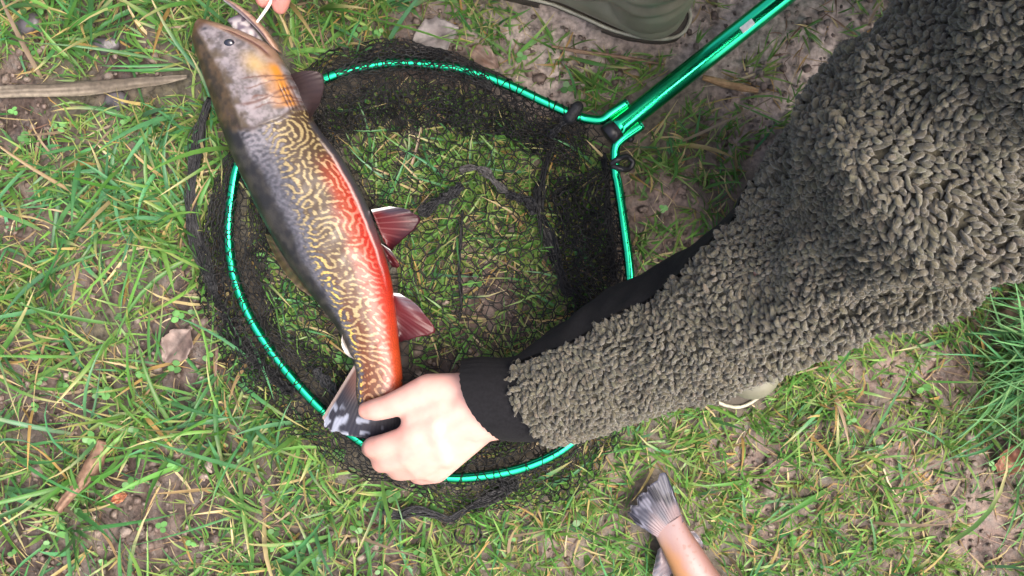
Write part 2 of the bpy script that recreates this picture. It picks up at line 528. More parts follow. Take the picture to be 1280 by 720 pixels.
def blades(root, az, L, W, tilt0, tilt1, col, tipcol, nseg=4, turn=0.0, fold=False, check=True, zmax=None, r=None):
    n = len(root)
    t = np.linspace(0, 1, nseg + 1)
    tm = (t[1:] + t[:-1]) / 2
    ang = tilt0[:, None] + (tilt1 - tilt0)[:, None] * tm[None]
    azt = az[:, None] + (turn[:, None] if np.ndim(turn) else turn) * tm[None]
    st = (L / nseg)[:, None]
    dx = st * np.sin(ang) * np.cos(azt); dy = st * np.sin(ang) * np.sin(azt); dz = st * np.cos(ang)
    zr = np.zeros((n, 1))
    X = root[:, 0:1] + np.hstack([zr, np.cumsum(dx, 1)])
    Y = root[:, 1:2] + np.hstack([zr, np.cumsum(dy, 1)])
    g = gz(X, Y)
    Z = g[:, :1] - .003 + np.hstack([zr, np.cumsum(dz, 1)])
    lift = np.linspace(0, 1, nseg + 1)[None] * (rng.uniform(.0015, .010, n)[:, None])
    Z = np.maximum(Z, g + lift - .002)
    if zmax is not None:
        Z = np.where(Z > g + zmax[:, None], g + zmax[:, None] + .15 * (Z - g - zmax[:, None]), Z)
    if check:
        bad = hits(X[:, 1:].ravel(), Y[:, 1:].ravel(), None).reshape(n, nseg).any(1) | hits(X[:, 0], Y[:, 0], None, .003)
        k = ~bad
        X, Y, Z, W, col, tipcol, azt, n = X[k], Y[k], Z[k], W[k], col[k], tipcol[k], azt[k], int(k.sum())
    a2 = np.hstack([azt, azt[:, -1:]])
    roll = rng.normal(0, .55, (n, 1)) + rng.normal(0, .5, (n, 1)) * t[None]
    prof = np.minimum(1, .55 + 1.8 * t) * np.clip(1 - t ** 2.6, 0, 1)
    w = W[:, None] * prof[None] * .5
    sx = -np.sin(a2) * np.cos(roll); sy = np.cos(a2) * np.cos(roll); sz = np.sin(roll)
    Lf = np.stack([X + sx * w, Y + sy * w, Z + sz * w], -1)
    Rt = np.stack([X - sx * w, Y - sy * w, Z - sz * w], -1)
    tc = sstep(.45, 1.0, t)[None, :, None]
    C = col[:, None] * (1 - tc) + tipcol[:, None] * tc
    base = sstep(.25, 0, t)[None, :, None]
    C = C * (1 - .35 * base) + .35 * base * np.array([.32, .30, .16])
    if fold:
        Mid = np.stack([X, Y, Z], -1); Mid[..., 2] -= w * .55
        V = np.stack([Lf, Mid, Rt], 2).reshape(-1, 3); k = 3
    else:
        V = np.stack([Lf, Rt], 2).reshape(-1, 3); k = 2
    Cv = np.repeat(C.reshape(-1, 3), k, 0)
    o = (np.arange(n) * (nseg + 1) * k)[:, None, None]
    i = (np.arange(nseg) * k)[None, :, None]
    j = np.arange(k - 1)[None, None, :]
    a = o + i + j
    F = np.stack([a, a + 1, a + 1 + k, a + k], -1).reshape(-1, 4)
    return V, F, Cv


def grass_layer(parts, n_clump, per, spread, Lr, Wr, tilt, curl, where, straw, nseg=4, fold=False, palette=GREENS, region=(.78, .52), lay=0.0):
    cx = rng.uniform(-region[0], region[0], n_clump); cy = rng.uniform(-region[1], region[1], n_clump)
    keep = rng.random(n_clump) < where(cx, cy)
    cx, cy = cx[keep], cy[keep]
    cnt = rng.poisson(per, len(cx)) + 1
    idx = np.repeat(np.arange(len(cx)), cnt)
    n = len(idx)
    caz = rng.uniform(0, 2 * np.pi, len(cx))
    az = caz[idx] + rng.normal(0, 1.1, n)
    rr = np.abs(rng.normal(0, spread, n))
    root = np.stack([cx[idx] + rr * np.cos(az), cy[idx] + rr * np.sin(az)], 1)
    L = rng.uniform(*Lr, n) * rng.choice([.6, .8, 1, 1.15], n)
    W = rng.uniform(*Wr, n)
    t0 = np.clip(rng.normal(tilt, .3, n), 0, 1.5); t1 = np.clip(t0 + rng.normal(curl, .45, n), 0.1, 2.0)
    cc = palette[rng.integers(0, len(palette), len(cx))]
    col = cc[idx] * rng.uniform(.75, 1.3, (n, 1)) * (1 + rng.normal(0, .06, (n, 3)))
    sk = rng.random(n) < straw
    col[sk] = STRAW[rng.integers(0, len(STRAW), sk.sum())] * rng.uniform(.7, 1.15, (sk.sum(), 1))
    tip = col.copy()
    dt = rng.random(n) < .3
    tip[dt] = STRAW[rng.integers(0, 2, dt.sum())] * .95
    inside = in_poly(root[:, 0], root[:, 1], hoop_poly)
    zmax = np.where(inside, .020, .2)
    L = np.where(inside, np.minimum(L * 1.25, .075), L)
    W = np.where(inside, np.minimum(W, .0032), W)
    t0 = np.where(inside, np.maximum(t0, 1.0), t0); t1 = np.where(inside, np.clip(t1, 1.2, 1.6), t1)
    parts.append(blades(root, az, L, W, t0, t1, np.clip(col, .01, .8), tip, nseg, rng.normal(0, .5, n), fold, True, zmax))


def make_grass():
    # x fraction across the photo: the sward is coarse and long on the left, fine and short on the right
    left = lambda x: sstep(-.02, -.30, x)
    ds = lambda x, y: np.clip(1.15 - 1.75 * soilmask(x, y), .015, 1)
    coarse = lambda x, y: ds(x, y) * np.clip(left(x) + .10 + .5 * sstep(-.2, -.3, y) * sstep(.0, -.15, x), 0, 1)
    fine = lambda x, y: ds(x, y) * (1 - .45 * left(x))
    for name, mat, fn in (("grass", "grass", None),):
        parts = []
        G2 = GREENS[[1, 3, 4, 6, 3, 0]]
        grass_layer(parts, 22000, 4.6, .006, (.016, .040), (.0014, .0030), .75, .5, fine, .12, 3, palette=G2)
        grass_layer(parts, 5200, 3.2, .008, (.030, .062), (.0020, .0038), .8, .5, ds, .12, 4)
        grass_layer(parts, 4200, 2.6, .008, (.05, .125), (.0028, .0060), .85, .65, coarse, .10, 6, True, palette=GREENS[[0, 2, 3, 5, 5, 1]])
        edge = lambda x, y: ds(x, y) * ((np.abs(x) > .76) | (np.abs(y) > .50)) * .9
        grass_layer(parts, 11000, 3.2, .010, (.03, .075), (.0018, .0040), .75, .5, edge, .15, 3, region=(1.7, 1.5))
        V, F, C = zip(*parts)
        off = np.cumsum([0] + [len(v) for v in V[:-1]])
        me = mkmesh("grass", np.vstack(V), [np.vstack([f + o for f, o in zip(F, off)])], np.vstack(C))
        add("grass", me, M["grass"], kind="stuff", label="trampled green and yellowing grass growing in wet mud", cat="grass")
    # dead stems and thatch lying flat on the soil
    n = 6000
    root = np.stack([rng.uniform(-.78, .78, n), rng.uniform(-.52, .52, n)], 1)
    az = rng.uniform(0, 2 * np.pi, n)
    L = rng.gamma(3, .008, n) + .008
    W = rng.uniform(.0008, .0022, n)
    big = rng.random(n) < .05 * (1 + 2 * left(root[:, 0]))
    L[big] *= 2.0; W[big] = rng.uniform(.0022, .0042, big.sum())
    L = np.minimum(L, .12)
    col = np.vstack([STRAW, [[.22, .13, .09], [.16, .09, .065], [.55, .47, .30]]])[rng.integers(0, 8, n)] * rng.uniform(.6, 1.15, (n, 1))
    V, F, C = blades(root, az, L, W, rng.normal(1.5, .1, n), rng.normal(1.6, .15, n), col, col, 4, rng.normal(0, .7, n), False, True, np.full(n, .02))
    add("dead_grass_litter", mkmesh("dead_grass_litter", V, [F], C), M["grass"], kind="stuff",
        label="dry straw and dead stems lying on the mud", cat="straw")
    # clover leaflets
    n = 480
    cx = rng.uniform(-.60, .60, n); cy = rng.uniform(-.40, .40, n)
    keep = (rng.random(n) < np.clip(left(cx) * .8 + .22, 0, 1)) & ~hits(cx, cy, None, .012)
    cx, cy = cx[keep], cy[keep]
    Vs, Fs, Cs, off = [], [], [], 0
    th = np.linspace(0, 2 * np.pi, 10, endpoint=False)
    for x, y in zip(cx, cy):
        g = float(gz(x, y)); a0 = rng.uniform(0, 6.28); r = rng.uniform(.0022, .0042); hh = rng.uniform(.004, .014)
        c = np.array([.10, .25, .07]) * rng.uniform(.7, 1.4)
        for k in range(rng.integers(2, 5)):
            a = a0 + k * 2.094 + rng.normal(0, .2)
            ctr = np.array([x + 1.05 * r * math.cos(a), y + 1.05 * r * math.sin(a), g + hh + rng.normal(0, .0012)])
            tl = rng.normal(0, .35, 2)
            e = np.stack([np.cos(th) * r, np.sin(th) * r * .9, (np.cos(th) * tl[0] + np.sin(th) * tl[1]) * r], 1)
            Vs.append(ctr + e); Fs.append(np.arange(10)[None] + off); Cs.append(np.tile(c * rng.uniform(.85, 1.15), (10, 1))); off += 10
    add("clover", mkmesh("clover", np.vstack(Vs), [np.vstack(Fs)], np.vstack(Cs)), M["grass"], kind="stuff",
        label="small round clover leaves among the grass", cat="clover")


make_grass()


def make_crumbs():
    n = 9000
    x = rng.uniform(-.66, .66, n); y = rng.uniform(-.42, .42, n)
    k = (rng.random(n) < sstep(.25, .6, soilmask(x, y))) & ~hits(x, y, None)
    x, y = x[k], y[k]; n = len(x)
    th = np.arange(6) * math.pi / 3
    tp = np.array([(0, 0, 1.)] + [(math.cos(a), math.sin(a), .25) for a in th] + [(math.cos(a + .4) * .9, math.sin(a + .4) * .9, -.5) for a in th])
    r = rng.gamma(2.2, .0008, n) + .0006
    V = tp[None] * (r[:, None] * rng.uniform(.6, 1.35, (n, 13)))[..., None]
    V[..., 2] *= .7
    V += np.stack([x, y, gz(x, y) + r * .2], 1)[:, None]
    f = [[0, 1 + i, 1 + (i + 1) % 6] for i in range(6)]; q = [[1 + i, 7 + i, 7 + (i + 1) % 6, 1 + (i + 1) % 6] for i in range(6)]
    o = (np.arange(n) * 13)[:, None, None]
    c = np.array([[.13, .095, .08], [.17, .13, .108], [.20, .16, .135], [.11, .08, .066]])[rng.integers(0, 4, n)] * rng.uniform(.7, 1.3, (n, 1))
    add("soil_crumbs", mkmesh("soil_crumbs", V.reshape(-1, 3), [(np.array(f)[None] + o).reshape(-1, 3), (np.array(q)[None] + o).reshape(-1, 4)], np.repeat(c, 13, 0)), M["soil"],
        kind="stuff", label="crumbs of brown soil scattered on the bare mud", cat="soil")


make_crumbs()


def make_tussock():
    n = 280
    c = P(1318, 452, 0)
    az = rng.uniform(2.1, 4.6, n)
    root = np.stack([c[0] + rng.normal(0, .022, n), c[1] + rng.normal(0, .05, n)], 1)
    L = rng.uniform(.07, .15, n); W = rng.uniform(.0020, .0038, n)
    col = np.array([[.05, .17, .065], [.08, .21, .07], [.10, .24, .09], [.16, .30, .12]])[rng.integers(0, 4, n)] * rng.uniform(.8, 1.25, (n, 1))
    V, F, C = blades(root, az, L, W, rng.uniform(.25, .9, n), rng.uniform(1.0, 1.7, n), col, col * 1.1, 7, rng.normal(0, .25, n), True, False)
    add("grass_tussock", mkmesh("grass_tussock", V, [F], C), M["grass"],
        label="dense tussock of long narrow dark green blades below the fleece sleeve", cat="grass tuft")


make_tussock()


# ------------------------------------------------------------------ trout
def turing(nu, nv, lam, seed, aniso=1.0, it=9, wid=.42):
    r = np.random.default_rng(seed)
    A = r.normal(0, .2, (nu, nv))
    fu = np.fft.fftfreq(nu)[:, None]; fv = np.fft.rfftfreq(nv)[None]
    k = np.hypot(fu * aniso, fv) * lam
    filt = np.exp(-((k - 1) / wid) ** 2)
    for _ in range(it):
        A = np.fft.irfft2(np.fft.rfft2(A) * filt, s=(nu, nv))
        A = np.tanh(A / (A.std() + 1e-9) * 1.6)
    return A


def loft(stations, nu, nt, shape=2.2):
    """stations: rows of D(3) V(3) b ; returns verts (nu,nt,3), station param, v coordinate, top flag"""
    st = np.linspace(0, len(stations) - 1, nu)
    q = catmull(stations, nu)
    D, V, b = q[:, :3], q[:, 3:6], np.maximum(q[:, 6], .002)
    # dense on the upper half, coarse underneath
    top = np.linspace(0, np.pi, int(nt * .8), endpoint=False)
    bot = np.linspace(np.pi, 2 * np.pi, nt - len(top), endpoint=False)
    ph = np.concatenate([top, bot])
    cx = np.sign(np.cos(ph)) * np.abs(np.cos(ph)) ** (2 / shape); cz = np.sign(np.sin(ph)) * np.abs(np.sin(ph)) ** (2 / shape)
    C = (D + V) / 2; h = (V - D) / 2
    X = C[:, None] + h[:, None] * cx[None, :, None]
    X[..., 2] += b[:, None] * cz[None]
    return X, st, cx, cz


def fin(name, parent, base, outer, z_base, z_out, cfun, nr=36, nt=18, thick=.0012, rays=14, ridge=.0009, mat=None, label=None, rag=.05):
    """fan-shaped fin from a base polyline to an outer polyline (photo pixels), rays as ridges, real thickness"""
    b = catmull(np.array(base, float), nr); o = catmull(np.array(outer, float), nr)
    b3 = PA(b, z_base); o3 = PA(o, z_out)
    t = np.linspace(0, 1, nt)
    X = b3[:, None] * (1 - t)[None, :, None] + o3[:, None] * t[None, :, None]
    r = np.linspace(0, 1, nr)
    wave = np.abs(np.sin(r * np.pi * rays)) ** .7
    X[..., 2] += ridge * wave[:, None] * (0.4 + t[None]) + .004 * np.sin(t * np.pi)[None] * np.sin(r * 5)[:, None]
    # ragged outer edge
    X += (X - b3[:, None]) * (rag * noise(r * 18, r * 0 + 3.3, seed=4)[:, None, None] * (t ** 3)[None, :, None])
    lo = X.copy(); lo[..., 2] -= thick * (1.6 - t)[None]
    V = np.vstack([X.reshape(-1, 3), lo.reshape(-1, 3)])
    nn = nr * nt
    f1 = grid_faces(nr, nt); f2 = f1[:, ::-1] + nn
    e = []
    for j in (0, nt - 1):
        i = np.arange(nr - 1); a = i * nt + j; c = (i + 1) * nt + j
        q = np.stack([a, c, c + nn, a + nn], 1); e.append(q if j else q[:, ::-1])
    for i in (0, nr - 1):
        j = np.arange(nt - 1); a = i * nt + j; c = i * nt + j + 1
        q = np.stack([a, c, c + nn, a + nn], 1); e.append(q[:, ::-1] if i else q)
    R, T = np.meshgrid(r, t, indexing='ij')
    c = cfun(R.ravel(), T.ravel(), np.repeat(wave, nt))
    me = mkmesh(name, V, [f1, f2] + e, np.vstack([c, c * .8]))
    o_ = add(name, me, mat or M["fin"], parent)
    if label: o_["label"] = label
    return o_


def mix(a, b, f):
    return np.asarray(a) * (1 - f[:, None]) + np.asarray(b) * f[:, None]


def make_trout():
    root = empty("trout", P(385, 260, .02), "large trout with worm-like brown markings and red belly lying across the net", "fish")
    stn = np.array([np.concatenate([P(*d, z), P(*v, z), [t]]) for d, v, z, t in FISH])
    nu, nt = 620, 200
    X, st, cx, cz = loft(stn, nu, nt)
    U = np.repeat(st, nt); Vv = np.tile(cx, nu); Z = np.tile(cz, nu)
    x = X.reshape(-1, 3)
    # photo-plane coordinates of the skin, used only to lay out the markings
    kk = (H - .055) / H
    qx = x[:, 0] / (S * kk) + 640; qy = -x[:, 1] / (S * kk) + 360
    # relief: gill cover standing proud, jaw line, cheek, lateral groove, a few body dents
    edge = 5.45 + .25 * np.cos(Vv * 2.2) + .04 * noise(Vv * 5, U * 0, seed=3)
    gill = sstep(edge + .05, edge - .08, U) * sstep(3.2, 4.6, U) * sstep(-.75, -.3, Vv)
    inner = 4.75 + .2 * np.cos(Vv * 2.5)
    pre = sstep(inner + .06, inner - .05, U) * sstep(3.0, 4.0, U) * sstep(-.5, -.1, Vv)
    branch = np.zeros_like(U)
    for k in range(4):
        branch += np.exp(-((Vv - (.70 + .07 * k)) / .015) ** 2) * sstep(4.3, 4.7, U) * sstep(5.6, 5.3, U)
    mouth = np.exp(-((Vv - (.66 + .10 * (U - 2))) / .05) ** 2) * sstep(1.2, 1.8, U) * sstep(3.6, 3.2, U)
    eyed = np.exp(-(((U - 2.15) / .33) ** 2 + ((Vv - .28) / .30) ** 2))
    disp = .0024 * gill + .0014 * pre - .0010 * branch - .0022 * mouth + .0016 * eyed
    disp += .0009 * fbm(qx * .045, qy * .045, seed=31, octv=3) * sstep(5.4, 6, U)
    disp += .0012 * fbm(qx * .07, qy * .07, seed=37, octv=3) * sstep(5.4, 4.8, U)
    lift = np.clip(Z, 0, 1)
    x[:, 2] += disp * lift
    x[:, 2] -= .006 * sstep(-.25, -1, Vv) * sstep(.2, -.6, Z) * 0
    # ---------------- colours
    ramp = lambda vals: np.interp(U, [5.4, 7, 9, 11, 13, 15], vals)
    dark_e = ramp([-.52, -.48, -.55, -.70, -.85, -.95])
    slate_sheen_e = ramp([.20, .02, -.22, -.48, -.66, -.85])
    verm_e = ramp([.95, .82, .64, .54, .52, .55])
    nz = .09 * fbm(qx * .06, qy * .06, seed=41, octv=3)
    lamb = 7.0
    W_ = 1024
    pat = turing(W_, 256, lamb, 5, 1.0)
    iu = np.clip(((qy) * 1.15).astype(int), 0, None) % W_
    # markings laid along the body: arc length along, girth across
    arc = np.concatenate([[0], np.cumsum(np.linalg.norm(np.diff(X[:, int(nt * .4)], axis=0), axis=1))]) / (S * kk)
    girth = np.linalg.norm(X[:, 0] - X[:, int(nt * .4) * 2 - 2], axis=1) / (S * kk)
    au = np.repeat(arc, nt); av = (np.arcsin(np.clip(Vv, -1, 1)) / 1.571 + 1) * .5 * np.repeat(np.maximum(girth, 40), nt) * 1.18

    def samp(T, u, v):
        u = u % T.shape[0]; v = v % T.shape[1]
        i = np.floor(u).astype(int); j = np.floor(v).astype(int); fu = u - i; fv = v - j
        i2 = (i + 1) % T.shape[0]; j2 = (j + 1) % T.shape[1]; i %= T.shape[0]; j %= T.shape[1]
        return T[i, j] * (1 - fu) * (1 - fv) + T[i2, j] * fu * (1 - fv) + T[i, j2] * (1 - fu) * fv + T[i2, j2] * fu * fv
    wu = 5 * fbm(qx * .05, qy * .05, seed=91, octv=2); wv = 5 * fbm(qx * .05, qy * .05, seed=92, octv=2)
    pv = samp(pat, au + wu, av + wv)
    scl = samp(turing(W_, 256, 3.3, 19), au, av)
    pline = sstep(.22, .85, pv + .55 * noise(qx * .13, qy * .13, seed=93) - .12 + .20 * scl)                     # pale worm lines
    p2 = samp(turing(W_, 256, 6.5, 8), au, av)
    n1 = fbm(qx * .12, qy * .12, seed=51, octv=3); n2 = fbm(qx * .35, qy * .35, seed=52, octv=2)
    back = mix([.016, .015, .015], [.040, .036, .031], sstep(-.3, .5, n1))
    slate_sheen = mix([.045, .045, .056], [.125, .125, .15], sstep(-.8, 1.2, p2 * .35 + n2 * .8 + n1 * .7))  # grey flank with part of the sky's bluish sheen painted in
    slate_sheen = mix(slate_sheen, [.23, .215, .235], sstep(7.2, 5.6, U) * np.clip(.55 + .7 * n1 + .4 * p2, 0, 1))
    f_tail = sstep(8, 12.5, U)
    ground = mix([.060, .035, .017], [.13, .040, .015], f_tail)
    lines = mix([.34, .265, .125], [.40, .225, .115], sstep(10.5, 13.5, U))
    lines = mix(lines, [.70, .52, .09], sstep(.35, -.1, (Vv - slate_sheen_e) * 3) * sstep(8, 10, U) * .8)
    redt = sstep(-.42, -.05, Vv - verm_e + nz) * sstep(6.6, 7.6, U)
    ground = mix(ground, [.34, .045, .018], redt * .85)
    lines = mix(lines, [.62, .27, .17], redt)
    verm = ground * (1 - pline[:, None]) + lines * pline[:, None]
    red = mix([.36, .018, .009], [.38, .050, .012], sstep(9.5, 13, U))
    red = red * (1 + .22 * n1 + .10 * scl)[:, None]
    rp = sstep(.25, .7, pv) * sstep(.28, .02, Vv - verm_e)
    red = mix(red, [.62, .27, .19], rp * .6)
    c = back.copy()
    c = mix(c, slate_sheen, sstep(-.10, .10, Vv - dark_e + nz)) if False else c * (1 - sstep(-.10, .10, Vv - dark_e + nz)[:, None]) + slate_sheen * sstep(-.10, .10, Vv - dark_e + nz)[:, None]
    f = sstep(-.16, .14, Vv - slate_sheen_e + nz + .12 * pv + .05 * scl)[:, None]; c = c * (1 - f) + verm * f
    f = (sstep(-.07, .09, Vv - verm_e + nz * .8 + .05 * pv) * sstep(6.5, 7.6, U))[:, None]; c = c * (1 - f) + red * f
    bel = sstep(.86, .93, Vv + nz * .3) * sstep(5.6, 6.0, U) * sstep(10.2, 8.4, U)
    c = mix(c, [.055, .05, .06], bel)
    wl = np.exp(-((Vv - .875 + nz * .3) / .022) ** 2) * sstep(6.2, 6.8, U) * sstep(10.5, 9, U)
    c = mix(c, [.65, .55, .52], wl * .7)
    # head
    hd = sstep(edge + .16 + .2 * n1, edge - .10, U)
    hc = mix([.030, .022, .013], [.085, .055, .028], sstep(-.4, .5, n1))
    cheek = mix([.11, .095, .095], [.29, .255, .265], sstep(-.5, .6, n1 + .5 * n2))
    cheek = mix(cheek, [.10, .072, .038], sstep(-.15, -.5, Vv + .25 * n1) * .8)
    f = sstep(-.52, -.38, Vv + nz)[:, None]; hc = hc * (1 - f) + cheek * f
    jaw = mix([.25, .155, .10], [.36, .23, .165], sstep(-.5, .6, n1))
    f = (sstep(.42, .66, Vv - .10 * (U - 2)) * sstep(4.0, 3.4, U))[:, None]; hc = hc * (1 - f) + jaw * f
    snt = sstep(1.3, .4, U)
    hc = mix(hc, [.12, .055, .030], snt * .85)
    org = sstep(3.55, 3.9, U) * sstep(5.35, 5.2, U) * sstep(.30, .52, Vv) * sstep(.93, .80, Vv)
    hc = mix(hc, [.52, .21, .022], org * np.clip(.9 + .4 * n1, 0, 1) * (1 - .5 * sstep(.75, .55, Vv)))
    yel = np.exp(-(((U - 3.6) / .45) ** 2 + ((Vv - .42) / .25) ** 2))
    hc = mix(hc, [.50, .34, .13], yel * .8)
    lns = np.zeros_like(U)
    for k, (a, bb) in enumerate([(4.08, .06), (4.42, -.05), (4.78, .10), (5.08, .02)]):
        lns = np.maximum(lns, np.exp(-((U - a - bb * Vv * 2 - .12 * n1) / .035) ** 2) * sstep(-.1, .1, Vv))
    hc = mix(hc, [.11, .045, .030], np.clip(lns * .85 + branch * .8 + .8 * np.exp(-((U - inner) / .05) ** 2) * sstep(-.4, -.1, Vv), 0, 1))
    hc = mix(hc, [.05, .03, .022], np.exp(-((U - edge + .04) / .055) ** 2) * sstep(-.7, -.3, Vv) * .85)
    hc = mix(hc, [.10, .04, .035], np.clip(mouth, 0, 1) * .9)
    hc = mix(hc, [.04, .04, .05], np.exp(-(((U - 1.05) / .14) ** 2 + ((Vv - .05) / .18) ** 2)))
    blot = sstep(.25, .55, fbm(qx * .16, qy * .16, seed=77, octv=2)) * sstep(4.5, 5.2, U) * sstep(-.1, -.45, Vv)
    hc = mix(hc, [.06, .04, .03], blot)
    c = c * (1 + .13 * scl * sstep(5.3, 5.9, U))[:, None]
    c = c * (1 - hd[:, None]) + hc * hd[:, None]
    und = sstep(0, -.5, Z) * sstep(-.5, .5, Vv)
    c = mix(c, [.35, .12, .06], und * .6)
    polys = [grid_faces(nu, nt, True)[:, ::-1], np.arange(nt)[None], ((nu - 1) * nt + np.arange(nt))[None, ::-1]]
    # lower jaw, gaping, and mouth lining: same skin mesh
    jst = [((340, 60), (352, 66), .060, .009), ((322, 38), (344, 52), .060, .011), ((303, 20), (325, 28), .061, .010), ((287, 7), (304, 10), .062, .007), ((279, 1), (287, 0), .063, .003)]
    J = np.array([np.concatenate([P(*d, z), P(*v, z), [t]]) for d, v, z, t in jst])
    Xj, sj, cj, czj = loft(J, 60, 40)
    Uj = np.repeat(sj, 40); Vj = np.tile(cj, 60)
    xj = Xj.reshape(-1, 3)
    nj = noise(xj[:, 0] * 400, xj[:, 1] * 400, seed=6)
    jc = mix([.26, .16, .11], [.38, .24, .17], sstep(-.6, .6, nj))
    jc = mix(jc, [.10, .07, .10], np.exp(-((Vj + .35) / .2) ** 2) * sstep(.3, .8, Uj))
    jc = mix(jc, [.50, .46, .50], sstep(-.55, -.8, Vj))
    off = len(x)
    pj = [grid_faces(60, 40, True)[:, ::-1] + off, (np.arange(40) + off)[None], (59 * 40 + np.arange(40) + off)[None, ::-1]]
    lst = [((296, 44), (330, 52), .052, .006), ((290, 34), (316, 32), .051, .006), ((284, 26), (303, 18), .050, .004)]
    Ln = np.array([np.concatenate([P(*d, z), P(*v, z), [t]]) for d, v, z, t in lst])
    Xl, sl, cl, czl = loft(Ln, 30, 24)
    xl = Xl.reshape(-1, 3); Ul = np.repeat(sl, 24)
    lc = mix([.60, .55, .55], [.14, .11, .15], np.clip(sstep(-.2, .5, noise(xl[:, 0] * 250, xl[:, 1] * 250, seed=8)) + sstep(1.2, 2, Ul), 0, 1))
    off2 = off + len(xj)
    pl = [grid_faces(30, 24, True)[:, ::-1] + off2, (np.arange(24) + off2)[None], (29 * 24 + np.arange(24) + off2)[None, ::-1]]
    allp = {}
    for p in polys + pj + pl: allp.setdefault(p.shape[1], []).append(p)
    me = mkmesh("body", np.vstack([x, xj, xl]), [np.vstack(q) for q in allp.values()], np.clip(np.vstack([c * .80, jc * .9, lc * .75]), .003, .9))
    add("body", me, M["fish"], root)
    # eye: a dark glossy dome seated in the skull
    e = P(287, 53, .079); ee = np.hypot(x[:, 0] - e[0], x[:, 1] - e[1]) < .004; e[2] = x[ee, 2].max() - .0006
    th = np.linspace(0, 2 * np.pi, 20, endpoint=False)
    V = [e + np.array([0, 0, .0022])]
    for a, rr in ((.3, 1), (.65, 1), (1, 1)):
        V += [e + np.array([.0058 * a * math.cos(t) * 1.1, .0046 * a * math.sin(t) - .0009 * a, .0022 * (1 - a ** 2) - .002 * (a == 1)]) for t in th]
    f3 = np.array([[0, 1 + k, 1 + (k + 1) % 20] for k in range(20)])
    f4 = np.vstack([[[1 + r * 20 + k, 1 + (r + 1) * 20 + k, 1 + (r + 1) * 20 + (k + 1) % 20, 1 + r * 20 + (k + 1) % 20] for k in range(20)] for r in range(2)])
    add("eye", mkmesh("eye", np.array(V), [f3, f4]), M["eye"], root)

    # fins
    def dusky(R, T, w): return mix([.020, .013, .014], [.042, .026, .025], np.clip(T * .7 + .3 * w, 0, 1))
    def redfin(R, T, w):
        c = mix([.085, .007, .009], [.034, .006, .009], sstep(.2, .9, T))
        c = mix(c, [.15, .050, .050], (1 - w) ** 2 * sstep(.95, .5, R) * sstep(.98, .7, T) * .9)
        c = mix(c, [.035, .035, .05], sstep(.36, .12, R) * sstep(.0, .15, R) * sstep(.15, .5, T) * .85)
        return mix(c, [.82, .80, .80], sstep(.10, .05, R))
    def darkred(R, T, w):
        c = mix([.085, .009, .012], [.042, .007, .011], sstep(.3, 1, R))
        c = mix(c, [.15, .15, .18], sstep(.40, .12, R) * sstep(.1, .5, T) * (.45 + .55 * w) * .7)
        return mix(c, [.80, .80, .82], sstep(.09, .045, R))
    def brown(R, T, w): return mix([.045, .032, .018], [.17, .125, .055], np.clip((1 - w) * T, 0, 1))
    def pale(R, T, w): return mix([.30, .27, .24], [.66, .63, .60], sstep(.1, .6, T + .2 * noise(R * 8, T * 8, seed=3)))
    def tail(R, T, w):
        c = mix([.085, .040, .030], [.022, .021, .027], sstep(.05, .5, T))
        c = mix(c, [.020, .020, .030], sstep(.35, .9, T) * (.5 + .5 * w))
        c = mix(c, [.22, .24, .30], sstep(.25, .45, noise(R * 17, T * 9, seed=14)) * sstep(.45, .7, T) * sstep(.8, .45, R))
        return mix(c, [.22, .17, .15], sstep(.07, .03, R))
    fin("pectoral_fin", root, [(362, 93), (372, 112), (381, 140)], [(380, 88), (402, 92), (404, 118), (388, 150)], .060, .070, dusky, rays=10)
    fin("pelvic_fin", root, [(464, 262), (472, 282), (480, 302)], [(487, 258), (510, 262), (525, 274), (515, 290), (498, 304), (489, 314)], .048, .052, redfin)
    fin("pelvic_fin", root, [(476, 304), (480, 312), (484, 324)], [(488, 312), (497, 326), (499, 334), (490, 334)], .036, .034, darkred, rays=6)
    fin("anal_fin", root, [(490, 366), (493, 388), (495, 416)], [(500, 367), (522, 382), (544, 412), (530, 420), (512, 424), (499, 428)], .046, .044, darkred)
    fin("dorsal_fin", root, [(343, 296), (364, 330), (392, 368)], [(331, 292), (339, 311), (354, 338), (370, 357), (387, 370)], .040, .028, brown, rays=9)
    fin("adipose_fin", root, [(428, 420), (434, 432), (440, 444)], [(428, 418), (427, 430), (433, 443), (443, 449)], .056, .062, pale, rays=4, nr=20, nt=10)
    fin("tail_fin", root, [(443, 456), (458, 478), (484, 486), (503, 474)], [(402, 523), (412, 538), (440, 545), (470, 549), (497, 544), (507, 520)], .058, .046, tail,
        nr=90, nt=26, rays=27, ridge=.0006)


make_trout()


